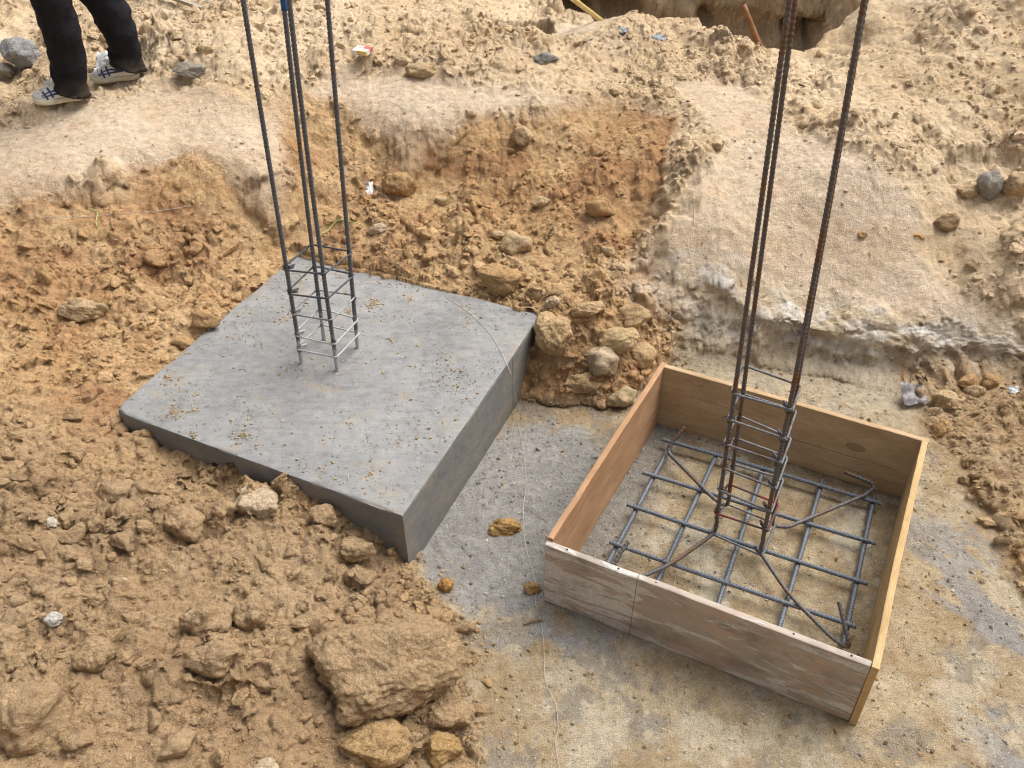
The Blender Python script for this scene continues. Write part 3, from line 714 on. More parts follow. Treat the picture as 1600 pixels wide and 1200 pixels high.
def concrete_material():
    t = NT('cast_concrete', .82, .25)
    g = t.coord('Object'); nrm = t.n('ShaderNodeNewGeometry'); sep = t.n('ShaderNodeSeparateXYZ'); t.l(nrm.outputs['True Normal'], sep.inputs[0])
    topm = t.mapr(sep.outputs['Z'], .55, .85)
    n1 = t.noise(g, 3.2, 6, .62); n2 = t.noise(g, 26, 5, .7); n3 = t.noise(g, 260, 3, .6); n4 = t.noise(g, 7, 5, .7, .6)
    top = t.ramp(n1, [(.28, (.205, .207, .208)), (.5, (.250, .252, .252)), (.72, (.30, .30, .297))])
    tw = t.noise(t.mapped(g, (1.2, 7, 1)), 5, 5, .6, 1.4); top = t.mix(1, top, t.ramp(tw, [(.3, (.86, .86, .86)), (.5, (1, 1, 1)), (.72, (1.14, 1.13, 1.11))]), 'MULTIPLY')
    top = t.mix(t.math('MULTIPLY', t.mapr(n2, .52, .74), .45), top, (.36, .36, .355))
    top = t.mix(t.math('MULTIPLY', t.mapr(n2, .46, .28), .5), top, (.115, .12, .125))
    top = t.mix(t.math('MULTIPLY', t.mapr(n4, .55, .70), .5), top, (.36, .28, .18))      # dusted with soil
    vo = t.n('ShaderNodeTexVoronoi', feature='F1'); vo.inputs['Scale'].default_value = 42; t.l(g, vo.inputs['Vector'])
    msk = t.math('MULTIPLY', t.mapr(vo.outputs['Distance'], .16, .10), t.mapr(t.noise(g, 9, 2), .55, .62))
    top = t.mix(t.math('MULTIPLY', msk, .7), top, (.50, .47, .41))
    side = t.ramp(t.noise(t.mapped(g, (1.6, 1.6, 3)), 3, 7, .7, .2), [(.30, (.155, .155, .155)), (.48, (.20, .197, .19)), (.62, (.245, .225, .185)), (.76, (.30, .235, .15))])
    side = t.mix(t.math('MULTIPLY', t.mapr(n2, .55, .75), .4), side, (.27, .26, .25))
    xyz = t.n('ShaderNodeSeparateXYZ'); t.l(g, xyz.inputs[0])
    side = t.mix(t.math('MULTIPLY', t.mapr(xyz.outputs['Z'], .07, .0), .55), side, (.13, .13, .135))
    for (sx_, sy_) in SEAM:
        d_ = t.math('ADD', t.math('ABSOLUTE', t.math('SUBTRACT', xyz.outputs['X'], sx_)), t.math('ABSOLUTE', t.math('SUBTRACT', xyz.outputs['Y'], sy_)))
        side = t.mix(t.math('MULTIPLY', t.mapr(d_, .006, .002), .7), side, (.05, .048, .045))
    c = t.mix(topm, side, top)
    c = t.mix(t.mapr(n3, .69, .75), c, (.55, .52, .47))
    pit = t.mapr(t.noise(g, 70, 2, .4), .27, .20); c = t.mix(t.math('MULTIPLY', pit, .6), c, (.10, .10, .10))
    h = t.math('ADD', t.math('MULTIPLY', n2, .8), t.math('SUBTRACT', t.math('MULTIPLY', n3, .5), t.math('MULTIPLY', pit, 1.5)))
    return t.out(c, t.bump(h, .004, .8))
_m = (SLAB[0] + SLAB[1] + SLAB[2] + SLAB[3]) / 4; _s = SLAB[1] * .26 + SLAB[2] * .74; SEAM = [(_s[0] - _m[0], _s[1] - _m[1])]
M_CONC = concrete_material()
sc = np.mean(SLAB, 0); sc[2] = 0
foot = thing('concrete_footing', 'square grey cast concrete footing slab half buried in brown soil', 'footing', sc)
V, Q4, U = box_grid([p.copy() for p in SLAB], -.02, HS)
ctr = np.array([sc[0], sc[1], 0])
ins = V.copy(); out = V - ctr; out[:, 2] = 0; out /= np.linalg.norm(out, axis=1, keepdims=True) + 1e-9
eu = np.minimum(U[:, 0], 1 - U[:, 0]) * 1.23; ev = np.minimum(U[:, 1], 1 - U[:, 1]) * 1.18; ew = (1 - U[:, 2]) * .3
# rounded, chipped arrises
ed = np.minimum(eu, ev); chip = .0018 + .009 * np.clip(fbm3(V, 4, 5, 9.) + .15, 0, 1) ** 1.2 + .02 * np.clip(fbm3(V, 3, 6, 3.5) - .22, 0, 1)
dist_top = ew + ed
V[:, 2] -= np.where(U[:, 2] > .5, chip * np.exp(-dist_top / .005) * .8, 0)
V -= out * (chip * np.exp(-dist_top / .007) * 1.0)[:, None]
cor = np.hypot(U[:, 0] * 1.23, U[:, 1] * 1.18); V += (ctr - SLAB[0] * np.array([1, 1, 0]))[None] / 1.2 * (np.exp(-(cor / .035) ** 2) * .022)[:, None]  # worn left corner
V[:, 2] += (U[:, 2] == 1) * (.0035 * fbm3(V, 4, 8, 4.) + .0012 * fbm3(V, 3, 9, 40.))
side_ = (U[:, 2] < 1); V += out * (side_ * (.0022 * fbm3(V, 4, 12, 6.) + .0015 * fbm3(V, 3, 13, 45.)))[:, None]
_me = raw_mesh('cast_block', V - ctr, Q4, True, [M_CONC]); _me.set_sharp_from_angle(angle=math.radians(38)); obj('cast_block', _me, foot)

# soil crumbs dropped on the footing
def on_slab(n, r0, r1, pw, tint, patches=(), seed0=820):
    u = rng.random(n) * .96 + .02; v = rng.random(n) * .96 + .02
    d = fbm2(u * 7, v * 7, 3, 91); k = rng.random(n) < np.clip(.35 + .9 * d, .08, 1); u, v = u[k], v[k]
    S = SLAB; x = (S[0][0] * (1 - u) + S[1][0] * u) * (1 - v) + (S[3][0] * (1 - u) + S[2][0] * u) * v
    y = (S[0][1] * (1 - u) + S[1][1] * u) * (1 - v) + (S[3][1] * (1 - u) + S[2][1] * u) * v
    for (px, py, rp, m_) in patches:
        c = un(px, py, HS); a = rng.uniform(0, 6.28, m_); q = np.abs(rng.normal(0, rp, m_)); x = np.r_[x, c[0] + q * np.cos(a)]; y = np.r_[y, c[1] + 1.3 * q * np.sin(a)]
    k = samp(gSLAB, x, y) > .004; x, y = x[k], y[k]
    n = len(x); r = np.minimum(r0 * (1 - rng.random(n) * .995) ** (-pw), r1)
    T = [clod_shape(seed0 + i, 1, (1, .85, .6), 9, .14) for i in range(8)]; VV = []; FF = []; CC_ = []; off = 0
    for i in range(n):
        P, Fc = T[i % 8]; a = rng.uniform(0, 6.28); ca, sa = math.cos(a), math.sin(a)
        Q_ = np.stack([P[:, 0] * ca - P[:, 1] * sa, P[:, 0] * sa + P[:, 1] * ca, P[:, 2]], -1) * r[i] + np.array([x[i], y[i], HS + r[i] * .25])
        VV.append(Q_); FF.append(Fc + off); off += len(P); CC_.append(np.repeat((np.array(tint) * rng.uniform(.75, 1.2))[None], len(P), 0))
    return np.concatenate(VV), np.concatenate(FF), np.concatenate(CC_)
PATCH = [(585, 475, .022, 130), (545, 487, .014, 50), (272, 645, .022, 120), (262, 590, .02, 70), (305, 640, .02, 50), (300, 680, .015, 30), (365, 678, .015, 26), (640, 470, .02, 60), (720, 480, .03, 90), (580, 740, .02, 50), (545, 662, .01, 14), (440, 500, .03, 60), (610, 530, .02, 20), (470, 440, .03, 70), (380, 680, .02, 30)]
V, Fc, C_ = join([on_slab(7000, .0019, .0068, .36, (.52, .385, .23), PATCH), on_slab(3200, .0020, .0045, .3, (.60, .56, .48), (), 840)])
me = raw_mesh('loose_soil_grains', V, Fc, True, [M_GROUND]); set_col(me, C_, .0)
tag(obj('loose_soil_grains', me), kind='stuff')

# ------------------------------------------------------------------ reinforcement
def steel_material(name, rust, grey_z=None, base=(.10, .108, .122), red=False):
    t = NT(name, .55, .45, .35)
    g = t.coord('Object'); pos = t.n('ShaderNodeNewGeometry').outputs['Position']
    n1 = t.noise(pos, 9, 5, .65); n2 = t.noise(pos, 120, 4, .7)
    c = t.ramp(n2, [(.3, tuple(.7 * b for b in base)), (.5, base), (.75, tuple(2.1 * b for b in base))])
    rc = t.ramp(n2, [(.3, (.075, .035, .018)), (.55, (.17, .080, .032)), (.75, (.30, .15, .05))])
    c = t.mix(t.mapr(n1, .62 - rust, .74 - rust), c, rc)
    ra = t.n('ShaderNodeAttribute', attribute_name='Rib'); c = t.mix(t.math('MULTIPLY', ra.outputs['Fac'], .6), c, t.mix(.5, c, (.33, .33, .34)))  # ribs lightened in the colour, for the light they catch
    rough = t.mapr(n2, .3, .7, .45, .75)
    if grey_z:
        sp = t.n('ShaderNodeSeparateXYZ'); t.l(pos, sp.inputs[0])
        zz = t.math('ADD', sp.outputs['Z'], t.math('MULTIPLY', t.math('SUBTRACT', t.noise(pos, 22, 4, .7), .5), .42))
        mk = t.mapr(zz, grey_z[1], grey_z[0])
        c = t.mix(mk, c, t.ramp(n2, [(.35, (.34, .345, .35)), (.7, (.55, .55, .55))]))
        t.l(t.mapr(mk, 0, 1, .35, 0), t.b.inputs['Metallic'])
    return t.out(c, t.bump(n2, .0012, .7), rough)
M_BAR = steel_material('ribbed_steel', .06); M_RUST = steel_material('rusty_steel', .135, None, (.11, .10, .098)); M_MAT = steel_material('blue_grey_steel', .03, None, (.115, .135, .165))
M_SPLASH = steel_material('cement_splashed_steel', .03, (.34, .42)); M_STIR_S = steel_material('cement_splashed_stirrup', .05, (.46, .60), (.075, .08, .09))
M_STIR = steel_material('stirrup_steel', .05, None, (.15, .152, .16)); M_WIRE = steel_material('binding_wire', .10, None, (.035, .032, .032))
M_ENDRUST = steel_material('orange_rust_steel', .50)
t_ = NT('red_paint_steel', .6, .3); _g = t_.coord(); M_RED = t_.out(t_.ramp(t_.noise(_g, 16, 4), [(.45, (.085, .06, .055)), (.6, (.22, .03, .03)), (.75, (.30, .05, .045))]))

def resample(P, st):
    P = np.asarray(P, float); d = np.r_[0, np.cumsum(np.linalg.norm(np.diff(P, axis=0), axis=1))]
    n = max(2, int(d[-1] / st) + 1); s = np.linspace(0, d[-1], n)
    return np.stack([np.interp(s, d, P[:, i]) for i in range(3)], -1), s
def fillet(P, r=.03, n=6):
    P = [np.asarray(p, float) for p in P]; o = [P[0]]
    for i in range(1, len(P) - 1):
        a, b, c = P[i - 1], P[i], P[i + 1]; u = a - b; v = c - b; lu, lv = np.linalg.norm(u), np.linalg.norm(v); q = min(r, lu * .45, lv * .45)
        s, e = b + u / lu * q, b + v / lv * q
        for k in range(n + 1):
            w = k / n; o.append((1 - w) ** 2 * s + 2 * w * (1 - w) * b + w * w * e)
    o.append(P[-1]); return np.array(o)
def tube(mb, P, rad, sides=8, st=None, rib=0, pitch=.010, mi=0, cap=True, taper=None):
    """tube along a path; rib > 0 gives slanted crescent ribs and two long ridges like a deformed bar"""
    if st: P, s = resample(P, st)
    else:
        P = np.asarray(P, float); s = np.r_[0, np.cumsum(np.linalg.norm(np.diff(P, axis=0), axis=1))]
    T = np.gradient(P, axis=0); T /= np.linalg.norm(T, axis=1, keepdims=True) + 1e-12
    ref = np.array([.31, .95, .05]) if abs(T[0] @ np.array([.31, .95, .05])) < .9 else np.array([1, 0, .1])
    N = ref - T[0] * (ref @ T[0]); N /= np.linalg.norm(N); Ns = [N]
    for i in range(1, len(P)):
        N = N - T[i] * (N @ T[i]); N /= np.linalg.norm(N) + 1e-12; Ns.append(N)
    Ns = np.array(Ns); B = np.cross(T, Ns); ph = np.arange(sides) / sides * 2 * np.pi
    R_ = np.full((len(P), sides), rad)
    if rib:
        sl = s[:, None] / pitch + np.abs(((ph[None] / np.pi) % 1) - .5) * 1.3
        pul = np.clip(1.6 - np.abs((sl % 1) - .5) * 6., 0, 1); R_ = R_ + rib * pul * np.abs(np.sin(ph))[None] ** .5 + rib * .8 * (np.abs(np.cos(ph))[None] > .96)
    if taper is not None: R_ = R_ * np.asarray(taper)[:, None]
    V = P[:, None] + R_[..., None] * (np.cos(ph)[None, :, None] * Ns[:, None] + np.sin(ph)[None, :, None] * B[:, None])
    if rib: mb.rib += list((pul * np.abs(np.sin(ph))[None] ** .5).ravel())
    n = len(P); Fq = []
    for i in range(n - 1):
        for j in range(sides):
            k = (j + 1) % sides; Fq.append((i * sides + j, i * sides + k, (i + 1) * sides + k, (i + 1) * sides + j))
    if cap: Fq.append(tuple(range(sides))[::-1]); Fq.append(tuple((n - 1) * sides + j for j in range(sides)))
    mb.add(V.reshape(-1, 3), Fq, mi)
def bar(name, P, rad, mat, parent, rib=.0019, pitch=.0145):
    mb = MB(); tube(mb, P, rad, 14, pitch / 7, rib, pitch); return mb.build(name, mat, parent)
def rod(name, P, rad, mat, parent, sides=8, st=None, **k):
    mb = MB(); tube(mb, P, rad, sides, st, **k); return mb.build(name, mat, parent)
def wire_knot(p, seed, parent, sz=.012):
    r_ = np.random.default_rng(seed); mb = MB(); p = np.asarray(p)
    ax = r_.normal(size=3); ax[2] *= .5; ax /= np.linalg.norm(ax); b = np.cross(ax, [0, 0, 1.]); b /= np.linalg.norm(b); c = np.cross(ax, b)
    a = np.linspace(0, 5.6, 16); tail = np.array([r_.uniform(-1, 1), r_.uniform(-1, .4), r_.uniform(-.2, 1)]); tail /= np.linalg.norm(tail)
    L = [p + sz * (np.cos(q) * b + np.sin(q) * c) + ax * .003 * math.sin(2 * q) for q in a]
    L += [L[-1] + tail * sz * .9, L[-1] + tail * sz * 2.0 + np.array([0, 0, -.006])]
    tube(mb, np.array(L), .0009, 5); tube(mb, np.array([q + ax * .0028 for q in L[:-2]] + [L[-2] + ax * .004, L[-1] * .6 + L[0] * .4 + ax * .02]), .0009, 5)
    return mb.build('tie_wire', M_WIRE, parent)

def bar_from_pixels(foot_px, z0, track, top=2.9, ybend=0.0):
    """vertical bar seen at a few pixels; its foot stands at height z0"""
    f0 = un(foot_px[0], foot_px[1], z0); P = [f0] + [on_y(a, b, f0[1]) for a, b in track]
    d = P[-1] - P[-2] if len(P) > 2 else P[-1] - P[0]; d = (P[-1] - P[-2]) / (P[-1][2] - P[-2][2])
    P.append(P[-1] + d * (top - P[-1][2]))
    P = np.array(P); zz = np.linspace(z0, top, 40)
    k = np.polyfit(P[:, 2], P[:, 0], 2); x = np.polyval(k, zz); x += (f0[0] - x[0]) * np.exp(-(zz - z0) / .15)
    return np.stack([x, np.full(40, f0[1]), zz], -1)
def at_z(P, z):
    return np.array([np.interp(z, P[:, 2], P[:, 0]), np.interp(z, P[:, 2], P[:, 1]), z])
def stirrup(name, c4, rad, mat, parent, seed, off=.011, hook=True, sag=.0065):
    """rectangular link round four bars, c4 in order, with its closing hooks at the first bar"""
    r_ = np.random.default_rng(seed); c = np.mean(c4, 0); Q_ = []
    for p in c4:
        d = p - c; d[2] = 0; d /= np.linalg.norm(d); q = p + d * off * 1.25; q[2] += r_.normal(0, sag); Q_.append(q)
    i = (c - Q_[0]); i[2] = 0; i /= np.linalg.norm(i)
    L = [Q_[0] + i * .045 + np.array([0, 0, .006]), Q_[0] + np.array([0, 0, .004])] + Q_[1:] + [Q_[0] - np.array([0, 0, .004]), Q_[0] + i * .04 - np.array([0, 0, .004])]
    mb = MB(); tube(mb, fillet(L, .012, 4), rad, 7); return mb.build(name, mat, parent)

# left column cage, cast in the footing
lc = thing('rebar_column_cage', 'tall rebar column cage with cement-splashed stirrups rising from the grey slab', 'rebar cage', un(516, 562, HS))
zb = HS - .03
B_L = bar_from_pixels((473, 577), zb, [(459, 487), (444, 375), (414, 225), (379, 0)])
B_B = bar_from_pixels((508, 541), zb, [(487.5, 375), (466, 225), (444, 0)])
B_F = bar_from_pixels((529, 589), zb, [(500.6, 375), (475.5, 225), (453, 0)])
B_R = bar_from_pixels((560, 553), zb, [(543.7, 375), (530, 225), (512, 0)])
for P in (B_L, B_B, B_F, B_R): bar('rebar', P, .0070, M_SPLASH, lc)
for k, (px, py) in enumerate([(443.9, 416), (450.7, 453.5), (455, 488.4), (459, 522), (464, 546)]):
    z = on_y(px, py, B_L[0, 1])[2]
    stirrup('stirrup', [at_z(B_L, z), at_z(B_B, z), at_z(B_R, z), at_z(B_F, z)], .0037, M_STIR_S, lc, 40 + k)
    for j, P in enumerate((B_L, B_R, B_F) if k < 4 else (B_L,)): wire_knot(at_z(P, z), 400 + 10 * k + j, lc, .011)
p0 = at_z(B_B, 1.50); p1 = at_z(B_B, 1.66)
t_ = NT('blue_tape', .5, .4); M_BLUE = t_.out(t_.ramp(t_.noise(t_.coord(), 50, 3), [(.3, (.01, .06, .20)), (.7, (.02, .12, .34))]))
mb = MB(); tube(mb, np.array([at_z(B_B, 1.568 + .012 * i) for i in range(12)]), .0105, 10); tag(mb.build('tape', M_BLUE, lc), 'blue tape wrapped round one bar')

# ------------------------------------------------------------------ formwork box
def wood_material(name, cA, cB, cC, grey=0.0, gcol=(.34, .31, .28), knots=(), stain=0.0, seam=(), axis_scale=(1, 1, 1)):
    t = NT(name, .75, .25)
    g = t.coord('Object')
    st = t.mapped(g, (1.4, 14, 14)); n1 = t.noise(st, 5, 6, .6, .9); n2 = t.noise(t.mapped(g, (6, 110, 110)), 6, 4, .65); n3 = t.noise(g, 4.5, 6, .65); n5 = t.noise(t.mapped(g, (1.2, 4, 4)), 4, 4)
    c = t.ramp(n1, [(.25, cA), (.5, cB), (.75, cC)])
    c = t.mix(1, c, t.ramp(n2, [(.3, (.72, .70, .68)), (.55, (1, 1, 1)), (.8, (1.12, 1.12, 1.1))]), 'MULTIPLY')
    c = t.mix(1, c, t.ramp(n5, [(.3, (.80, .77, .74)), (.6, (1.05, 1.05, 1.05))]), 'MULTIPLY')
    xyz = t.n('ShaderNodeSeparateXYZ'); t.l(g, xyz.inputs[0])
    for (kx, kz, rx, rz) in knots:
        dx = t.math('MULTIPLY', t.math('SUBTRACT', xyz.outputs['X'], kx), 1 / rx); dz = t.math('MULTIPLY', t.math('SUBTRACT', xyz.outputs['Z'], kz), 1 / rz)
        d = t.math('SQRT', t.math('ADD', t.math('MULTIPLY', dx, dx), t.math('MULTIPLY', dz, dz)))
        d = t.math('ADD', d, t.math('MULTIPLY', t.math('SUBTRACT', n3, .5), .6))
        c = t.mix(t.math('MULTIPLY', t.mapr(d, 1.0, .75), .55), c, (.20, .105, .045)); c = t.mix(t.math('MULTIPLY', t.mapr(t.math('ABSOLUTE', t.math('SUBTRACT', d, .95)), .14, .02), .6), c, (.12, .055, .025))
    if grey: c = t.mix(t.math('MULTIPLY', t.mapr(n3, .36, .62), grey), c, t.ramp(n2, [(.3, tuple(.8 * q for q in gcol)), (.7, tuple(1.15 * q for q in gcol))]))
    hb = n2
    if stain:
        sm = t.noise(t.mapped(g, (1.5, 5, 7.5)), 3.0, 8, .68, .8)
        sm = t.math('SUBTRACT', sm, t.mapr(xyz.outputs['X'], .27, .34, 0, .085)); mk = t.mapr(sm, .435, .49)
        pl = t.mapr(t.math('ADD', xyz.outputs['Z'], t.math('MULTIPLY', t.math('SUBTRACT', n3, .5), .10)), .235, .275); c = t.mix(t.math('MULTIPLY', pl, .5), c, (.52, .46, .40)); c = t.mix(t.math('MULTIPLY', mk, stain), c, t.ramp(t.noise(g, 90, 3), [(.3, (.50, .485, .46)), (.7, (.70, .685, .65))]))
        dk = t.mapr(t.noise(t.mapped(g, (1.6, 3, 2.6)), 3.1, 6, .66), .50, .64); c = t.mix(t.math('MULTIPLY', dk, .5), c, (.13, .125, .115))
        hb = t.math('ADD', n2, t.math('MULTIPLY', mk, 2.0))
    for (x0, z0, x1, z1, wd) in seam:               # plank joints and shakes: (from, to, width)
        L = math.hypot(x1 - x0, z1 - z0); ux, uz = (x1 - x0) / L, (z1 - z0) / L
        wob = t.math('MULTIPLY', t.math('SUBTRACT', t.noise(g, 12, 2), .5), .006)
        al = t.math('ADD', t.math('MULTIPLY', t.math('SUBTRACT', xyz.outputs['X'], x0), ux), t.math('MULTIPLY', t.math('SUBTRACT', xyz.outputs['Z'], z0), uz))
        ac = t.math('ADD', t.math('ADD', t.math('MULTIPLY', t.math('SUBTRACT', xyz.outputs['X'], x0), -uz), t.math('MULTIPLY', t.math('SUBTRACT', xyz.outputs['Z'], z0), ux)), wob)
        mk = t.math('MULTIPLY', t.mapr(t.math('ABSOLUTE', ac), wd, wd * .4), t.math('MULTIPLY', t.math('GREATER_THAN', al, 0), t.math('LESS_THAN', al, L)))
        c = t.mix(t.math('MULTIPLY', mk, .85), c, (.055, .03, .016)); hb = t.math('SUBTRACT', hb, t.math('MULTIPLY', mk, 3))
    ne = t.n('ShaderNodeNewGeometry'); return t.out(c, t.bump(hb, .0016, .6))

FL, FR, BR, BL = [p * np.array([1, 1, 0]) for p in FORM]
form = thing('formwork_box', 'open square formwork box of reddish wooden boards on the concrete floor', 'formwork', np.mean([FL, FR, BR, BL], 0))
TH = .020
def board(name, a, b, z0, z1, th, inward, mat, seed, ext=(0, 0), label=None, lean=0.0):
    """a plank on edge from a to b (outer line), thickness th towards `inward`; its own frame: X along, Y thickness, Z up"""
    d = (b - a); L = np.linalg.norm(d); d /= L; n = np.array([-d[1], d[0], 0]); 
    if n @ (inward - a) < 0: n = -n
    L0, L1 = -ext[0], L + ext[1]; nu, nv, nw = 90, 5, 24
    c4 = [np.array([L0, 0, 0]), np.array([L1, 0, 0]), np.array([L1, th, 0]), np.array([L0, th, 0])]
    V, Q4, U = box_grid(c4, z0, z1, (nu, nv, nw))
    r_ = np.random.default_rng(seed); o = r_.uniform(0, 50)
    wx = V[:, 0] * 2 + o
    V[:, 1] += .006 * (vn2(wx, wx * 0 + seed, 3) - .5) + .0016 * fbm2(V[:, 0] * 9 + o, V[:, 2] * 9, 3, seed) 
    top = U[:, 2] == 1; V[:, 2] += .004 * (vn2(V[:, 0] * 3 + o, V[:, 0] * 0, 5) - .5) * U[:, 2] + top * .0012 * fbm2(V[:, 0] * 30 + o, V[:, 1] * 30, 2, seed)
    bot = U[:, 2] == 0; V[:, 2] += bot * .006 * (vn2(V[:, 0] * 7 + o, V[:, 0] * 0, 6))
    # eased edges
    on_top_edge = top & ((U[:, 1] == 0) | (U[:, 1] == 1)); V[:, 2] -= on_top_edge * .0015
    V[:, 1] += lean * V[:, 2]
    s = 1 if np.cross(d, n)[2] > 0 else -1
    if s < 0: Q4 = Q4[:, ::-1]
    me = raw_mesh(name, V, Q4, False, [mat]); ob = obj(name, me, form)
    M_ = Matrix(((d[0], n[0], 0, a[0] - form.location[0]), (d[1], n[1], 0, a[1] - form.location[1]), (0, 0, 1, 0), (0, 0, 0, 1)))
    ob.matrix_local = M_
    if label: ob['label'] = label
    return ob
fc_ = np.mean([FL, FR, BR, BL], 0)
dF = (FR - FL) / np.linalg.norm(FR - FL); dR = (BR - FR) / np.linalg.norm(BR - FR); dB = (BR - BL) / np.linalg.norm(BR - BL); dL = (BL - FL) / np.linalg.norm(BL - FL)
M_WF = wood_material('weathered_board', (.44, .31, .22), (.50, .37, .28), (.56, .44, .345), .85, (.40, .355, .305), (), .85, ((.30, .0, .305, .30, .0011),))
M_WB = wood_material('warm_board', (.48, .325, .18), (.54, .385, .225), (.59, .43, .265), .12, (.40, .30, .21), ((.74, .175, .034, .019), (.30, .20, .012, .012)), 0, ((.48, .125, .90, .128, .0013), (.62, .065, .92, .06, .001)))
M_WL = wood_material('reddish_board', (.40, .225, .12), (.47, .275, .15), (.52, .325, .19), .15, (.42, .29, .20), (), 0, ((.1, .232, .75, .238, .0012),))
M_WR = wood_material('yellowish_board', (.54, .36, .165), (.59, .41, .20), (.63, .455, .25), .10, (.48, .36, .24))
b_front = board('front_board', FL, FR - dF * TH, 0, .283, TH, fc_, M_WF, 1, label='weathered board with cement smears facing the camera')
b_right = board('right_board', FR, BR - dR * .0, 0, HF - .001, TH, fc_, M_WR, 2, (.006, -TH), label='yellowish board with bright top edge')
b_back = board('back_board', BL + dB * (TH + .001), BR, 0, .292, TH, fc_, M_WB, 3, (0, .004), label='warm brown board with a dark knot')
b_left = board('left_board', FL, BL, 0, .294, TH, fc_, M_WL, 4, (-TH - .001, .006), label='reddish board between front and back boards')
M_NAIL = NT('nail_steel', .5, .5, .6).out((.05, .045, .042))
def nail(parent_board, x, z_top):
    mb = MB(); tube(mb, np.array([[x, TH * .5 + random.uniform(-.003, .003), z_top - .012], [x, TH * .5, z_top + .0022]]), .0032, 8)
    o = mb.build('nail', M_NAIL, None); o.parent = parent_board; return o
for x in (.07, .24, .36, .60, .77, .93): nail(b_front, x, .2815)

# ------------------------------------------------------------------ rebar mat in the form
mat_ = thing('rebar_mat', 'flat grid of blue-grey ribbed bars lying inside the wooden formwork', 'rebar mat', un(1170, 830, 0))
zc, zl = .030, .043
LONG = [((1034.5, 686.4), (1377, 786)), ((1003.6, 738.8), (1368.7, 849.4)), ((980, 788.8), (1356, 913)), ((952.8, 847), (1337.7, 980.6))]
CROS = [((1046, 699), (940, 897)), ((1121, 708), (1010, 945)), ((1194, 731), (1106, 990)), ((1285, 750), (1203, 1030)), ((1366, 775), (1318, 1006))]
def ln(a, b, n=12, s=0):
    r_ = np.random.default_rng(s); w = np.linspace(0, 1, n)[:, None]; P = a * (1 - w) + b * w
    P[:, 2] += .0025 * np.sin(w[:, 0] * 5 + s); return P
LP = [(un(*a, zl), un(*b, zl)) for a, b in LONG]; CP = [(un(*a, zc), un(*b, zc)) for a, b in CROS]
CP[0] = (CP[0][0], CP[0][0] + (CP[0][1] - CP[0][0]) * .95)
for k, (a, b) in enumerate(LP): bar('rebar', ln(a, b, s=k), .0070, M_MAT, mat_, .0016, .012)
for k, (a, b) in enumerate(CP): bar('rebar', ln(a, b, s=k + 7), .0070, M_MAT, mat_, .0016, .012)
def cross2(a, b, c, d):
    A = np.array([[b[0] - a[0], c[0] - d[0]], [b[1] - a[1], c[1] - d[1]]]); s = np.linalg.solve(A, np.array([c[0] - a[0], c[1] - a[1]])); return a + (b - a) * s[0]
for i, (a, b) in enumerate(LP):
    for j, (c, d) in enumerate(CP):
        p = cross2(a, b, c, d); p[2] = .5 * (zc + zl); wire_knot(p, 600 + i * 9 + j, mat_, .0095)

# right column cage standing in the form: four bars with splayed, hooked feet
rc = thing('rebar_column_cage', 'tall rusty-edged rebar column cage with splayed hooked feet inside the wooden formwork', 'rebar cage', un(1160, 840, 0))
zf = .058
R_FL = bar_from_pixels((1117, 832), zf, [(1130, 720), (1142, 664), (1160, 540), (1174, 450), (1203, 200), (1231, 0)])
R_FR = bar_from_pixels((1188, 862), zf, [(1212, 740), (1226, 664), (1253, 540), (1273, 450), (1312, 215), (1348, 0)])
R_BL = bar_from_pixels((1136, 792), zf, [(1148, 700), (1156, 664), (1171.5, 540), (1187, 450), (1213, 200), (1240, 0)])
R_BR = R_FR + (R_BL[0] - R_FL[0])[None] * np.array([1, 1, 0]) + np.stack([np.linspace(0, 0, 40), np.zeros(40), np.zeros(40)], -1)
R_BR = bar_from_pixels(project(R_BR[0])[:2], zf, [(1219, 740), (1231, 664), (1257, 540), (1276, 450), (1314, 215), (1351, 0)])
def with_foot(P, pts):
    L = [P[0] + np.array([0, 0, .02])] + [un(a, b, z) for a, b, z in pts]
    L[0] = P[0] + np.array([0, 0, .055]); L.insert(1, P[0] + np.array([0, 0, -.002]))
    ft = fillet(L, .05, 8); return np.r_[P[P[:, 2] > P[0, 2] + .06][::-1], ft]
feet = [(R_FL, [(1051, 880, .056), (1006, 900, .056), (930, 931, .056), (967, 868, .14), (982, 846, .17)], M_RUST),
        (R_FR, [(1232, 928, .056), (1300, 997, .056), (1329, 1016, .056), (1311, 940, .15)], M_RUST),
        (R_BL, [(1115, 779, .056), (1043, 706, .056), (1050, 690, .09), (1070, 668, .14)], M_RUST),
        (R_BR, [(1230, 824, .056), (1352, 773, .056), (1366, 762, .075), (1362, 754, .085), (1320, 737, .105)], M_RUST)]
for P, pts, mt in feet: bar('rebar', with_foot(P, pts), .0064, mt, rc, .0014, .0145)
for k, (px, py) in enumerate([(1146, 612), (1138, 655.6), (1133, 694.7), (1128.4, 727.5), (1125, 763), (1117.5, 798), (1112, 832)]):
    z = on_y(px, py, R_FL[0, 1])[2]; mt = M_RED if k == 5 else M_STIR
    o = stirrup('stirrup', [at_z(R_FR, z), at_z(R_FL, z), at_z(R_BL, z), at_z(R_BR, z)], .0041, mt, rc, 80 + k, .011)
    if k == 5: o['label'] = 'stirrup smeared with red paint'
    for j, P in enumerate((R_FL, R_FR)): wire_knot(at_z(P, z), 800 + 10 * k + j, rc, .012)

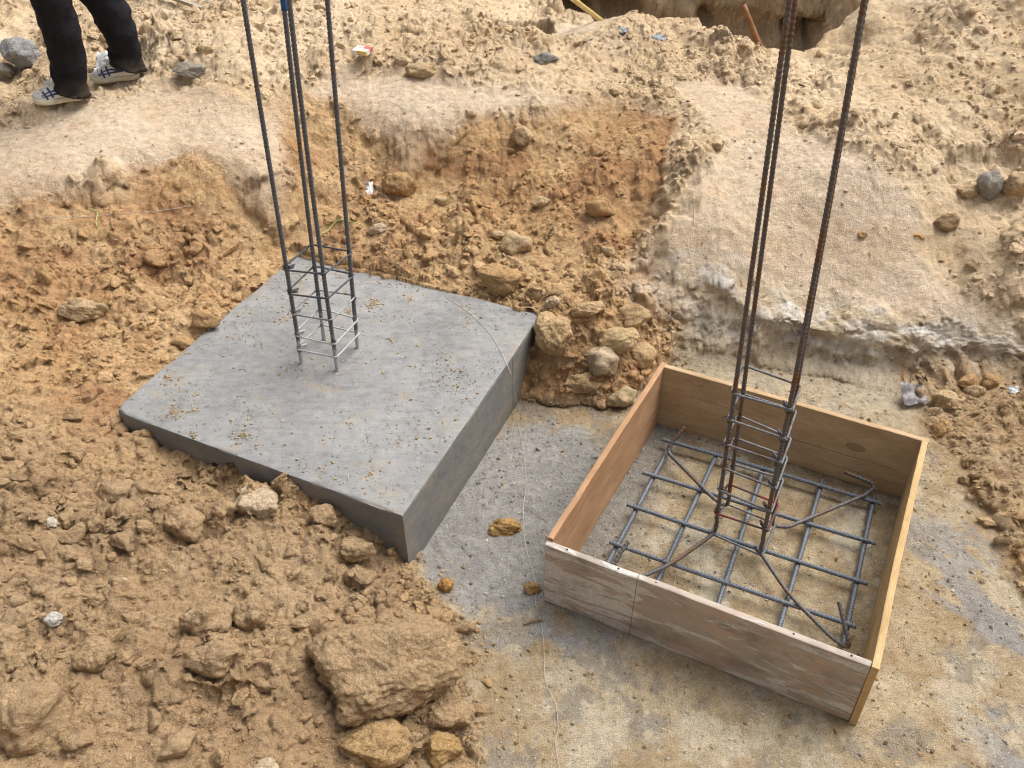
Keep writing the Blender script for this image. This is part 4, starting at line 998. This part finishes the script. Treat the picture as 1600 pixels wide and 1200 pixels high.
# ------------------------------------------------------------------ strings and cords
def plain(name, stops, rough=.8, scale=40, spec=.3, bump=0):
    t = NT(name, rough, spec); g = t.coord(); n = t.noise(g, scale, 4, .6); return t.out(t.ramp(n, stops), t.bump(n, bump, .8) if bump else None)
M_STRING = plain('pale_string', [(.3, (.42, .39, .33)), (.7, (.60, .57, .50))]); M_GREEN = plain('green_cord', [(.3, (.30, .42, .12)), (.7, (.48, .60, .22))])
def smooth_path(P, n=6):
    P = np.asarray(P, float); o = []
    for i in range(len(P) - 1):
        a = P[max(i - 1, 0)]; b = P[i]; c = P[i + 1]; d = P[min(i + 2, len(P) - 1)]
        for k in range(n):
            t = k / n; o.append(.5 * ((2 * b) + (c - a) * t + (2 * a - 5 * b + 4 * c - d) * t * t + (3 * b - a - 3 * c + d) * t ** 3))
    o.append(P[-1]); return np.array(o)
def cord(name, P, rad, mat, label, group=None, drape=True):
    P = smooth_path(P); mb = MB(); tube(mb, P, rad, 6); o = mb.build(name, mat, None); return tag(o, label, 'string', group)
s1 = [hit(645, 408) + np.array([0, 0, .02])] + [un(a, b, HS + .004) for a, b in [(668, 442), (700, 466), (735, 490), (762, 517), (782, 548)]] + [un(796, 578, HS + .003), un(800, 590, .255), un(806, 622, .14), un(812, 645, .03)] + [un(a, b, .006) for a, b in [(809, 662), (816, 692), (822, 750), (818, 795), (821, 850), (838, 915), (836, 940), (846, 975), (850, 1015), (852, 1062), (868, 1100), (872, 1140), (868, 1160), (876, 1210)]]
cord('string', s1, .0009, M_STRING, 'long pale string trailing over the slab and across the floor')
s2 = [hit(a, b) + np.array([0, 0, .012]) for a, b in [(-20, 326), (20, 336), (60, 341), (105, 344), (150, 341), (200, 336), (250, 333), (300, 325)]]
cord('string', s2, .0011, M_STRING, 'thin string lying across the brown soil below the left path')
s3 = [hit(a, b) + np.array([0, 0, .015]) for a, b in [(470, 350), (478, 372), (500, 380), (540, 388), (580, 384), (600, 388), (606, 400)]]
cord('string', s3, .0011, M_STRING, 'loose string loop in the soil behind the tall bars')
s4 = [hit(a, b) + np.array([0, 0, .012]) for a, b in [(552, 262), (566, 285), (578, 298), (600, 308), (610, 318)]]
cord('string', s4, .0010, M_STRING, 'short string running from the white scrap in the hollow')
cord('cord', [hit(a, b) + np.array([0, 0, .012]) for a, b in [(142, 330), (153, 335), (152, 345), (151, 352), (154, 358)]], .0022, M_GREEN, 'short green cord in the soil left of the tall bars')['category'] = 'cord'
cord('cord', [hit(a, b) + np.array([0, 0, .014]) for a, b in [(503, 369), (515, 362), (524, 352), (533, 348), (550, 351), (568, 356)]], .0022, M_GREEN, 'bent green cord behind the tall bars above the slab')['category'] = 'cord'

# ------------------------------------------------------------------ litter
def crumple(name, px, py, w, hh, mat, label, cat, seed, rise=.02, tilt=0.6):
    p = hit(px, py); _, _, z = project(p); n = 14; r_ = np.random.default_rng(seed)
    u, v = np.meshgrid(np.linspace(-1, 1, n), np.linspace(-1, 1, n), indexing='ij'); rr = 1 - .25 * fbm2(u * 1.3 + seed, v * 1.3, 2, seed)
    hz = fbm2(u * 1.6 + seed, v * 1.6, 3, seed + 2)
    V = np.stack([u * w / F * z / 2 * rr, v * hh / F * z / 2 / math.sin(.75) * rr, rise * (1 + 1.4 * hz) + v * tilt * hh / F * z / 2], -1).reshape(-1, 3)
    id_ = np.arange(n * n).reshape(n, n); Fq = np.stack([id_[:-1, :-1], id_[1:, :-1], id_[1:, 1:], id_[:-1, 1:]], -1).reshape(-1, 4)
    o = obj(name, raw_mesh(name, V, Fq, True, [mat]), None, (p[0], p[1], p[2])); return tag(o, label, cat)
M_PLAS = plain('grey_plastic_film', [(.3, (.45, .48, .52)), (.7, (.68, .70, .72))], .35, 20, .5); M_WHITE = plain('white_paper', [(.3, (.66, .66, .66)), (.7, (.80, .80, .79))], .7)
M_DKP = plain('dark_plastic_film', [(.3, (.09, .078, .08)), (.7, (.22, .195, .20))], .4, 40, .5); M_BLUS = plain('bluish_slate', [(.3, (.22, .25, .29)), (.7, (.36, .39, .42))], .5, 30)
crumple('plastic_bag', 165, 106, 28, 26, M_PLAS, 'crumpled pale grey plastic bag beside the rear shoe', 'plastic bag', 3, .02, .9)
crumple('plastic_scrap', 1427, 620, 36, 22, M_DKP, 'dark torn plastic scrap at the cliff foot behind the formwork', 'scrap', 4, .015)
crumple('paper_scrap', 577, 297, 12, 14, M_WHITE, 'tiny white paper scrap in the hollow beside a tall bar', 'scrap', 5, .01, .9)
crumple('plastic_scrap', 974, 52, 14, 8, M_BLUS, 'bluish grey slate scrap on top of the far heap, left of two', 'scrap', 6, .015)  # this and the next are slate stones, shaped as crumpled scraps
crumple('plastic_scrap', 1028, 63, 22, 9, M_BLUS, 'bluish grey slate scrap on top of the far heap, right of two', 'scrap', 7, .015)
crumple('plastic_scrap', 1584, 612, 18, 8, M_PLAS, 'small grey scrap on the soil under the cliff at right edge', 'scrap', 8, .012)
# dropped cigarette packet
M_PKT = plain('white_card', [(.3, (.70, .69, .67)), (.7, (.80, .79, .77))], .5); M_PKR = plain('red_card', [(.3, (.52, .14, .12)), (.7, (.60, .20, .17))], .5); M_PKY = plain('yellow_card', [(.3, (.60, .44, .16)), (.7, (.70, .54, .24))], .5)
p = hit(567, 84); mb = MB()
def boxv(x0, x1, y0, y1, z0, z1): return [(x0, y0, z0), (x1, y0, z0), (x1, y1, z0), (x0, y1, z0), (x0, y0, z1), (x1, y0, z1), (x1, y1, z1), (x0, y1, z1)], [(3, 2, 1, 0), (4, 5, 6, 7), (0, 1, 5, 4), (1, 2, 6, 5), (2, 3, 7, 6), (3, 0, 4, 7)]
mb.add(*boxv(-.045, .045, -.027, .030, 0, .022), 0); mb.add(*boxv(.0, .0452, .004, .0302, .0008, .0226), 1); mb.add(*boxv(-.012, .0454, -.0275, -.018, .001, .0224), 2); mb.add(*boxv(-.03, -.012, .010, .018, .01, .0227), 1)
o = mb.build('cigarette_packet', [M_PKT, M_PKR, M_PKY], None, False); o.location = (p[0], p[1], p[2] + .004); o.rotation_euler = (.12, -.06, -.55); tag(o, 'white and red cigarette packet lying on the upper path', 'packet')
# twigs
M_TWIG = plain('dry_straw', [(.3, (.40, .30, .17)), (.7, (.56, .46, .30))]); M_BARK = plain('bark', [(.3, (.16, .09, .05)), (.7, (.30, .19, .12))])
def twig(a, b, r, mat, label, lift=.008, name='twig'):
    A = hit(*a) + np.array([0, 0, lift]); B = hit(*b) + np.array([0, 0, lift]); mid = (A + B) / 2 + np.array([.004, .004, .006]); mb = MB(); tube(mb, smooth_path([A, mid, B], 5), r, 6); return tag(mb.build(name, mat, None), label, 'twig')
twig((1082, 300), (1083, 356), .0018, M_TWIG, 'straight dry straw on the slope left of the tall bars')
twig((818, 978), (848, 972), .0040, M_BARK, 'dark bark sliver on the floor in front of the formwork')
twig((1428, 370), (1440, 376), .005, plain('orange_leaf', [(.3, (.50, .24, .06)), (.7, (.62, .34, .10))]), 'small orange leaf fragment on the trodden slope')
# lath at the top left
A = un(255, -8, .87); Bp = un(317, 14, .84); M_LATH = plain('grey_lath', [(.3, (.30, .25, .19)), (.7, (.46, .40, .31))], .8, 60)
d = (Bp - A) / np.linalg.norm(Bp - A); n_ = np.array([-d[1], d[0], 0]); A = A - d * .35
mb = MB()
Vb = [A + s * n_ * .014 + np.array([0, 0, q]) for s, q in ((-1, -.006), (1, -.006), (1, .012), (-1, .012))] + [Bp + s * n_ * .014 + np.array([0, 0, q]) for s, q in ((-1, -.006), (1, -.006), (1, .012), (-1, .012))]
mb.add(Vb, [(0, 3, 2, 1), (4, 5, 6, 7), (0, 1, 5, 4), (1, 2, 6, 5), (2, 3, 7, 6), (3, 0, 4, 7)]); tag(mb.build('wooden_lath', M_LATH, None, False), 'grey wooden lath lying beyond the person at the top', 'lath')
# bamboo pole and wooden stake in the trench
M_BAMB = plain('bamboo', [(.3, (.52, .40, .14)), (.7, (.66, .54, .24))], .45, 14); M_STAKE = plain('brown_handle', [(.3, (.19, .085, .035)), (.7, (.32, .16, .07))], .6, 25)
a = un(945, 36, .66); b = un(884, -10, 1.0); d = (b - a) / np.linalg.norm(b - a); P = [a - d * .1 + d * q for q in np.arange(0, 1.6, .02)]
tp = [1 + .14 * math.exp(-(((q % .24) - .12) / .008) ** 2) for q in np.arange(0, 1.6, .02)]
mb = MB(); tube(mb, np.array(P), .0135, 12, taper=tp); tag(mb.build('bamboo_pole', M_BAMB, None), 'yellow bamboo pole slanting out of the trench beyond the far heap', 'pole')
a = un(1194, 90, .62); b = on_y(1161, 8, a[1] + .10); mb = MB(); d = (b - a); P = [a - d * .5 + d * 1.5 * w for w in np.linspace(0, 1, 10)]
tube(mb, np.array(P), .017, 12); tag(mb.build('wooden_stake', M_STAKE, None), 'round brown wooden stake leaning in the trench', 'stake')
# broken concrete lumps by the left edge
M_LUMP = M_CLOD
for (px, py, w, hh, sd, tint, lab) in [(34, 84, 72, 64, 7, (.34, .345, .35), 'grey broken concrete lump with a pale face at the left edge'), (6, 108, 40, 34, 8, (.33, .31, .27), 'smaller grey concrete lump below the pale-faced one at the left edge')]:
    p = hit(px, py + hh * .3); _, _, z = project(p); P, Fc = clod_shape(900 + sd, 5, (1, .8, .75), 7, .05); s = w / F * z / 2; P = P * s
    o = obj('concrete_lump', raw_mesh('concrete_lump', P, Fc, True, [M_LUMP]), None, (p[0], p[1], p[2] + s * .45)); o.color = (*tint, 1); tag(o, lab, 'concrete lump')

# ------------------------------------------------------------------ person (only the legs come into the view)
def cloth(name, base, scale=18):
    t = NT(name, .85, .2); g = t.coord(); n = t.noise(g, scale, 4, .6, 1.2); n2 = t.noise(g, 700, 2); c = t.ramp(n, [(.3, tuple(.7 * b for b in base)), (.7, tuple(1.4 * b for b in base))])
    zz = t.n('ShaderNodeSeparateXYZ'); t.l(g, zz.inputs[0]); c = t.mix(t.math('MULTIPLY', t.mapr(t.math('ADD', zz.outputs['Z'], t.math('MULTIPLY', n, .12)), .20, .08), .22), c, (.34, .26, .17))      # dusty hems
    return t.out(c, t.bump(t.math('ADD', n, t.math('MULTIPLY', n2, .15)), .02, .5))
M_TROU = cloth('black_cotton', (.012, .012, .015)); M_SHIRT = cloth('dark_jacket', (.05, .055, .07)); M_SKIN = plain('skin', [(.3, (.40, .25, .17)), (.7, (.48, .31, .22))], .55, 12); M_HAIR = plain('black_hair', [(.3, (.008, .007, .006)), (.7, (.02, .017, .015))], .5, 120)
M_SHOE = plain('cream_leather', [(.3, (.80, .78, .71)), (.7, (.85, .83, .77))], .6, 30); M_SOLE = plain('cream_rubber', [(.3, (.64, .58, .42)), (.7, (.74, .69, .54))], .7, 40); M_TOE = plain('grey_suede', [(.3, (.55, .53, .50)), (.7, (.66, .64, .60))], .9, 60); M_NAVY = plain('navy_stripe', [(.3, (.025, .05, .12)), (.7, (.05, .09, .19))], .5, 40); M_LACE = plain('white_lace', [(.3, (.66, .66, .67)), (.7, (.76, .76, .77))])

footA_h = hit(134, 160); footA_t = hit(58, 166); footB_h = hit(219, 120); footB_t = hit(150, 132)
def foot_frame(heel, toe, L=.285):
    d = toe - heel; d[2] = 0; d /= np.linalg.norm(d); mid = (heel + toe) / 2; z = max(heel[2], toe[2], mid[2]); 
    zs = [float(gsamp(Hh, *(heel[:2] + (toe[:2] - heel[:2]) * w))) for w in (0, .25, .5, .75, 1)]
    return heel, d, np.array([-d[1], d[0], 0]), float(np.mean(sorted(zs)[2:])), math.atan2(float(gsamp(Hh, *toe[:2]) - gsamp(Hh, *heel[:2])), .27)
person = thing('person', 'person in black trousers and cream striped sneakers standing on the earth path', 'person', (float(footA_h[0]), float(footA_h[1]), float(footA_h[2])))

def loft(mb, rings, mi=0, cap=True):
    n = len(rings[0]); V = np.concatenate(rings); Fq = []
    for i in range(len(rings) - 1):
        for j in range(n): k = (j + 1) % n; Fq.append((i * n + j, i * n + k, (i + 1) * n + k, (i + 1) * n + j))
    if cap: Fq.append(tuple(range(n))[::-1]); Fq.append(tuple((len(rings) - 1) * n + j for j in range(n)))
    mb.add(V, Fq, mi)

def shoe(heel, toe, side):
    o, d, n, z0, sl = foot_frame(heel.copy(), toe.copy()); L = float(np.hypot(*(toe - heel)[:2])) * 1.03
    def W(x, y, z):                             # shoe frame to world: x heel->toe, y left, z up
        zz = z + math.sin(sl) * x * .6
        return np.array([o[0] + d[0] * x + n[0] * y, o[1] + d[1] * x + n[1] * y, z0 + .004 + zz])
    xsn = np.array([0, .012, .035, .07, .11, .15, .19, .225, .252, .272, .283]) * L / .285
    hw = np.array([.020, .029, .034, .034, .032, .035, .042, .045, .040, .028, .010])
    top = np.array([.066, .086, .094, .096, .100, .098, .082, .066, .054, .043, .030])
    toe_up = np.array([.006, .002, 0, 0, 0, 0, 0, .002, .006, .011, .016])
    cy = np.array([0, 0, 0, 0, .002, .004, .006, .006, .004, .002, 0]) * -1
    N = 20; mb = MB(); rings = []
    for x, w, t_, tu, c in zip(xsn, hw, top, toe_up, cy):
        r_ = []
        for k in range(N):
            a = 2 * math.pi * k / N; yy = math.cos(a); zz = math.sin(a)
            yy = math.copysign(abs(yy) ** .8, yy); hgt = tu + .018 + (t_ - .018) * (max(zz, 0) ** .75)
            taper_ = 1 - .35 * max(zz, 0) ** 1.5
            r_.append(W(x, c + yy * w * .96 * taper_, hgt if zz > 0 else tu + .016))
        rings.append(np.array(r_))
    nsp = 8
    loft(mb, rings[:nsp], 0); loft(mb, rings[nsp - 1:], 1)
    sh = mb.build('shoe', [M_SHOE, M_TOE], person)
    mb = MB(); rings = []
    for x, w, tu, c in zip(xsn, hw, toe_up, cy):
        w2 = w + .003; q = x + (.003 if x > .2 else -.003 if x < .02 else 0)
        rings.append(np.array([W(q, c + sy * w2 * f_, tu + z) for sy, f_, z in ((-1, .94, 0), (-1, 1, .006), (-1, 1, .020), (-1, .94, .024), (1, .94, .024), (1, 1, .020), (1, 1, .006), (1, .94, 0))]))
    loft(mb, rings); so = mb.build('sole', M_SOLE, person); so.parent = sh; so.location = (0, 0, 0)
    # side stripes
    def surf(x, f_, sgn):
        w = np.interp(x, xsn, hw); t_ = np.interp(x, xsn, top); c = np.interp(x, xsn, cy); a = math.asin(min(max(f_, .02), .97))
        yy = math.cos(a) ** .8; tp_ = 1 - .35 * math.sin(a) ** 1.5
        return W(x, c + sgn * (yy * w * .96 * tp_ + .0016), .018 + (t_ - .018) * math.sin(a) ** .75 + .0008)
    mb = MB()
    for sgn in (-1, 1):
        def strip(pts, wd):
            A_ = []; B_ = []
            for i, (x, f_) in enumerate(pts):
                x2, f2 = pts[min(i + 1, len(pts) - 1)]; x1, f1 = pts[max(i - 1, 0)]; tx, tf = (x2 - x1), (f2 - f1) * .08; l_ = math.hypot(tx, tf) + 1e-9; nx_, nf = -tf / l_, tx / l_
                A_.append(surf(x + nx_ * wd, f_ + nf * wd / .08, sgn)); B_.append(surf(x - nx_ * wd, f_ - nf * wd / .08, sgn))
            n_ = len(pts); mb.add(A_ + B_, [(i, i + 1, n_ + i + 1, n_ + i) if sgn > 0 else (i, n_ + i, n_ + i + 1, i + 1) for i in range(n_ - 1)])
        e = np.linspace(0, 1, 9)
        strip([(.085 + .125 * w, .30 + .30 * math.sin(w * 2.2) - .10 * w) for w in e], .0040)
        strip([(.04 + .165 * w, .34 - .14 * math.sin(w * 3.1) + .12 * w) for w in e], .0040)
        strip([(.135 + .012 * w, .10 + .75 * w) for w in e], .0042); strip([(.160 + .012 * w, .08 + .72 * w) for w in e], .0042)
    sp_ = mb.build('stripes', M_NAVY, person, False); sp_.parent = sh; sp_.location = (0, 0, 0)
    mb = MB()
    for x in (.135, .152, .169, .186, .203):
        t_ = np.interp(x, xsn, top); tube(mb, np.array([W(x, -.020, .018 + (t_ - .018) * .92), W(x + .004, 0, t_ + .004), W(x, .020, .018 + (t_ - .018) * .92)]), .0028, 6)
    for s_ in (-1, 1):
        t_ = np.interp(.135, xsn, top); a = np.linspace(0, 2 * math.pi, 14); tube(mb, np.array([W(.135 + .018 * math.sin(q), s_ * (.012 + .014 * (1 - math.cos(q)) / 2 * 1.6), t_ + .006 + .016 * math.sin(q / 2)) for q in a]), .0024, 6)
    lc_ = mb.build('laces', M_LACE, person); lc_.parent = sh; lc_.location = (0, 0, 0)
    return W, z0
WA, zA = shoe(footA_h, footA_t, 'front'); WB_, zB = shoe(footB_h, footB_t, 'rear')
YA = WA(.06, 0, 0)[1]; YB = WB_(.06, 0, 0)[1]
# leg axes follow the photograph up to the top edge, then go on to the hips
def leg(Wf, Y, hem_px, mid_px, top_px):
    hem = on_y(*hem_px, Y); mid = on_y(*mid_px, Y); top = on_y(*top_px, Y); return [hem, mid, top]
LA = leg(WA, YA, (111, 143), (104, 80), (78, -5)); LB = leg(WB_, YB, (198, 104), (190, 60), (158, -5))
base_z = (zA + zB) / 2; hipc = np.array([(LA[2][0] + LB[2][0]) / 2 - .03, (YA + YB) / 2, base_z + .90])
fdir = WA(.28, 0, 0) - WA(0, 0, 0); fdir[2] = 0; fdir /= np.linalg.norm(fdir); ldir = np.array([-fdir[1], fdir[0], 0])     # facing, person's left
hA = hipc + ldir * (.085 if (np.array([LA[2][0], YA, 0]) - hipc) @ ldir > 0 else -.085); hB = 2 * hipc - hA; hA[2] = hB[2] = hipc[2] - .05
def ring(c, T, rx, ry, N=28, seed=0, fold=0.0, zz=0, tilt=0):
    T = T / np.linalg.norm(T); a1 = fdir - T * (fdir @ T); a1 /= np.linalg.norm(a1); a2 = np.cross(T, a1)
    ph = np.arange(N) / N * 2 * np.pi
    w = 1 + fold * (fbm2(np.cos(ph) * 1.6 + seed, np.sin(ph) * 1.2 + zz * 22, 3, seed))
    V = c + (np.cos(ph) * rx * w)[:, None] * a1 + (np.sin(ph) * ry * w)[:, None] * a2
    if tilt: V[:, 2] += tilt * np.cos(ph) * rx
    return V
mb = MB()
for Lg, hp, sd in ((LA, hA, 1), (LB, hB, 2)):
    P = smooth_path([Lg[0], Lg[1], Lg[2], Lg[2] * .45 + hp * .55 + fdir * .02, hp], 9)
    T = np.gradient(P, axis=0); n_ = len(P); rings = []
    w = np.linspace(0, 1, n_)
    r_f = np.interp(w, [0, .08, .25, .5, .75, 1], [.077, .075, .078, .088, .098, .105]); r_s = np.interp(w, [0, .08, .25, .5, .75, 1], [.070, .066, .070, .080, .088, .092])
    inner = ring(P[0] + np.array([0, 0, .012]), T[0], r_f[0] * .90, r_s[0] * .90, 28, sd, .05, 0, .26)
    rings.append(inner)
    for i in range(n_): rings.append(ring(P[i], T[i], r_f[i], r_s[i], 28, sd, .20 * math.exp(-w[i] / .12) + .22, w[i], .26 * math.exp(-w[i] / .06)))
    loft(mb, rings)
# seat of the trousers
rings = []
for q, rx, ry in [(-.14, .09, .12), (-.08, .125, .165), (0, .13, .175), (.06, .125, .17), (.12, .115, .16)]: rings.append(ring(hipc + np.array([0, 0, q]), np.array([0, 0, 1.]), rx, ry, 28, 5, .03, q))
loft(mb, rings)
mb.build('trousers', M_TROU, person)
# jacket, arms, head: one continuous skinned body above the waist
def skin_body():
    S = []
    def v(p, r): S.append((np.array(p, float), r)); return len(S) - 1
    E = []
    def chain(a, pts):
        for p, r in pts: k = v(p, r); E.append((a, k)); a = k
        return a
    up_ = np.array([0, 0, 1.]); root = v(hipc + up_ * .02, .13); ch = chain(root, [(hipc + up_ * .18, .125), (hipc + up_ * .34, .14), (hipc + up_ * .47, .12)])
    nk = chain(ch, [(hipc + up_ * .56, .055), (hipc + up_ * .62 + fdir * .02, .05)])
    chain(nk, [(hipc + up_ * .72 + fdir * .025, .088), (hipc + up_ * .80 + fdir * .02, .07)])
    for s in (-1, 1):
        sh_ = chain(ch, [(hipc + up_ * .47 + ldir * s * .17, .062), (hipc + up_ * .24 + ldir * s * .22, .048), (hipc + up_ * .03 + ldir * s * .22 + fdir * .07, .036), (hipc - up_ * .04 + ldir * s * .22 + fdir * .09, .026)])
        pm = chain(sh_, [(hipc - up_ * .09 + ldir * s * .22 + fdir * .095, .026)])
        for q in (-.03, -.01, .01, .03): chain(pm, [(hipc - up_ * .14 + ldir * s * .22 + fdir * (.10 + q), .009), (hipc - up_ * (.175 - abs(q) * .5) + ldir * s * .215 + fdir * (.10 + q), .008)])
        chain(pm, [(hipc - up_ * .10 + ldir * s * .20 + fdir * .14, .009)])
    me = bpy.data.meshes.new('body'); me.from_pydata([tuple(p - np.array(person.location)) for p, _ in S], E, []); ob = obj('body', me, person)
    sk = ob.modifiers.new('skin', 'SKIN'); sv = me.skin_vertices[0].data if me.skin_vertices else None
    if sv is None:
        import bmesh as _b
        b = _b.new(); b.from_mesh(me); b.verts.layers.skin.verify(); b.to_mesh(me); b.free(); sv = me.skin_vertices[0].data
    for k, (p, r) in enumerate(S): sv[k].radius = (r, r)
    sv[0].use_root = True
    sb = ob.modifiers.new('sub', 'SUBSURF'); sb.levels = 2; sb.render_levels = 2
    # jacket colour below the neck, skin above and at the hands
    t = NT('jacket_and_skin', .8, .25); g = t.coord(); xyz = t.n('ShaderNodeSeparateXYZ'); t.l(g, xyz.inputs[0]); zt = float(hipc[2] - person.location[2])
    jk = t.math('MULTIPLY', t.math('LESS_THAN', xyz.outputs['Z'], zt + .55), t.math('GREATER_THAN', xyz.outputs['Z'], zt - .035))
    hair = t.math('GREATER_THAN', xyz.outputs['Z'], zt + .76); c = t.mix(jk, (.44, .28, .19), (.05, .055, .07)); c = t.mix(hair, c, (.012, .010, .009))
    me.materials.append(t.out(c)); return ob
skin_body()

# ------------------------------------------------------------------ daylight
w = bpy.data.worlds.new('World'); scene.world = w; w.use_nodes = True
nt = w.node_tree; bg = nt.nodes['Background']; sky = nt.nodes.new('ShaderNodeTexSky'); sky.sky_type = 'NISHITA'; sky.sun_disc = False
SUN_EL, SUN_AZ = math.radians(60), math.radians(58)       # azimuth clockwise from +Y
sky.sun_elevation = SUN_EL; sky.sun_rotation = SUN_AZ; sky.air_density = 1.0; sky.dust_density = 7.5; sky.ozone_density = 1.0
hs = nt.nodes.new('ShaderNodeHueSaturation'); hs.inputs['Saturation'].default_value = .35
nt.links.new(sky.outputs['Color'], hs.inputs['Color']); nt.links.new(hs.outputs['Color'], bg.inputs['Color']); bg.inputs['Strength'].default_value = .15
sd = bpy.data.lights.new('sun', 'SUN'); sd.energy = 2.9; sd.angle = math.radians(48); sd.color = (1, .95, .88)
so = bpy.data.objects.new('sun', sd); COL.objects.link(so)
dirv = Vector((math.sin(SUN_AZ) * math.cos(SUN_EL), math.cos(SUN_AZ) * math.cos(SUN_EL), math.sin(SUN_EL)))
so.rotation_euler = dirv.to_track_quat('Z', 'Y').to_euler(); so.location = (2, 2, 6)
scene.view_settings.view_transform = 'Standard'; scene.view_settings.look = 'None'; scene.view_settings.exposure = 0; scene.view_settings.gamma = 1
scene.cycles.filter_width = 1.1; scene.cycles.max_bounces = 6; scene.cycles.diffuse_bounces = 2
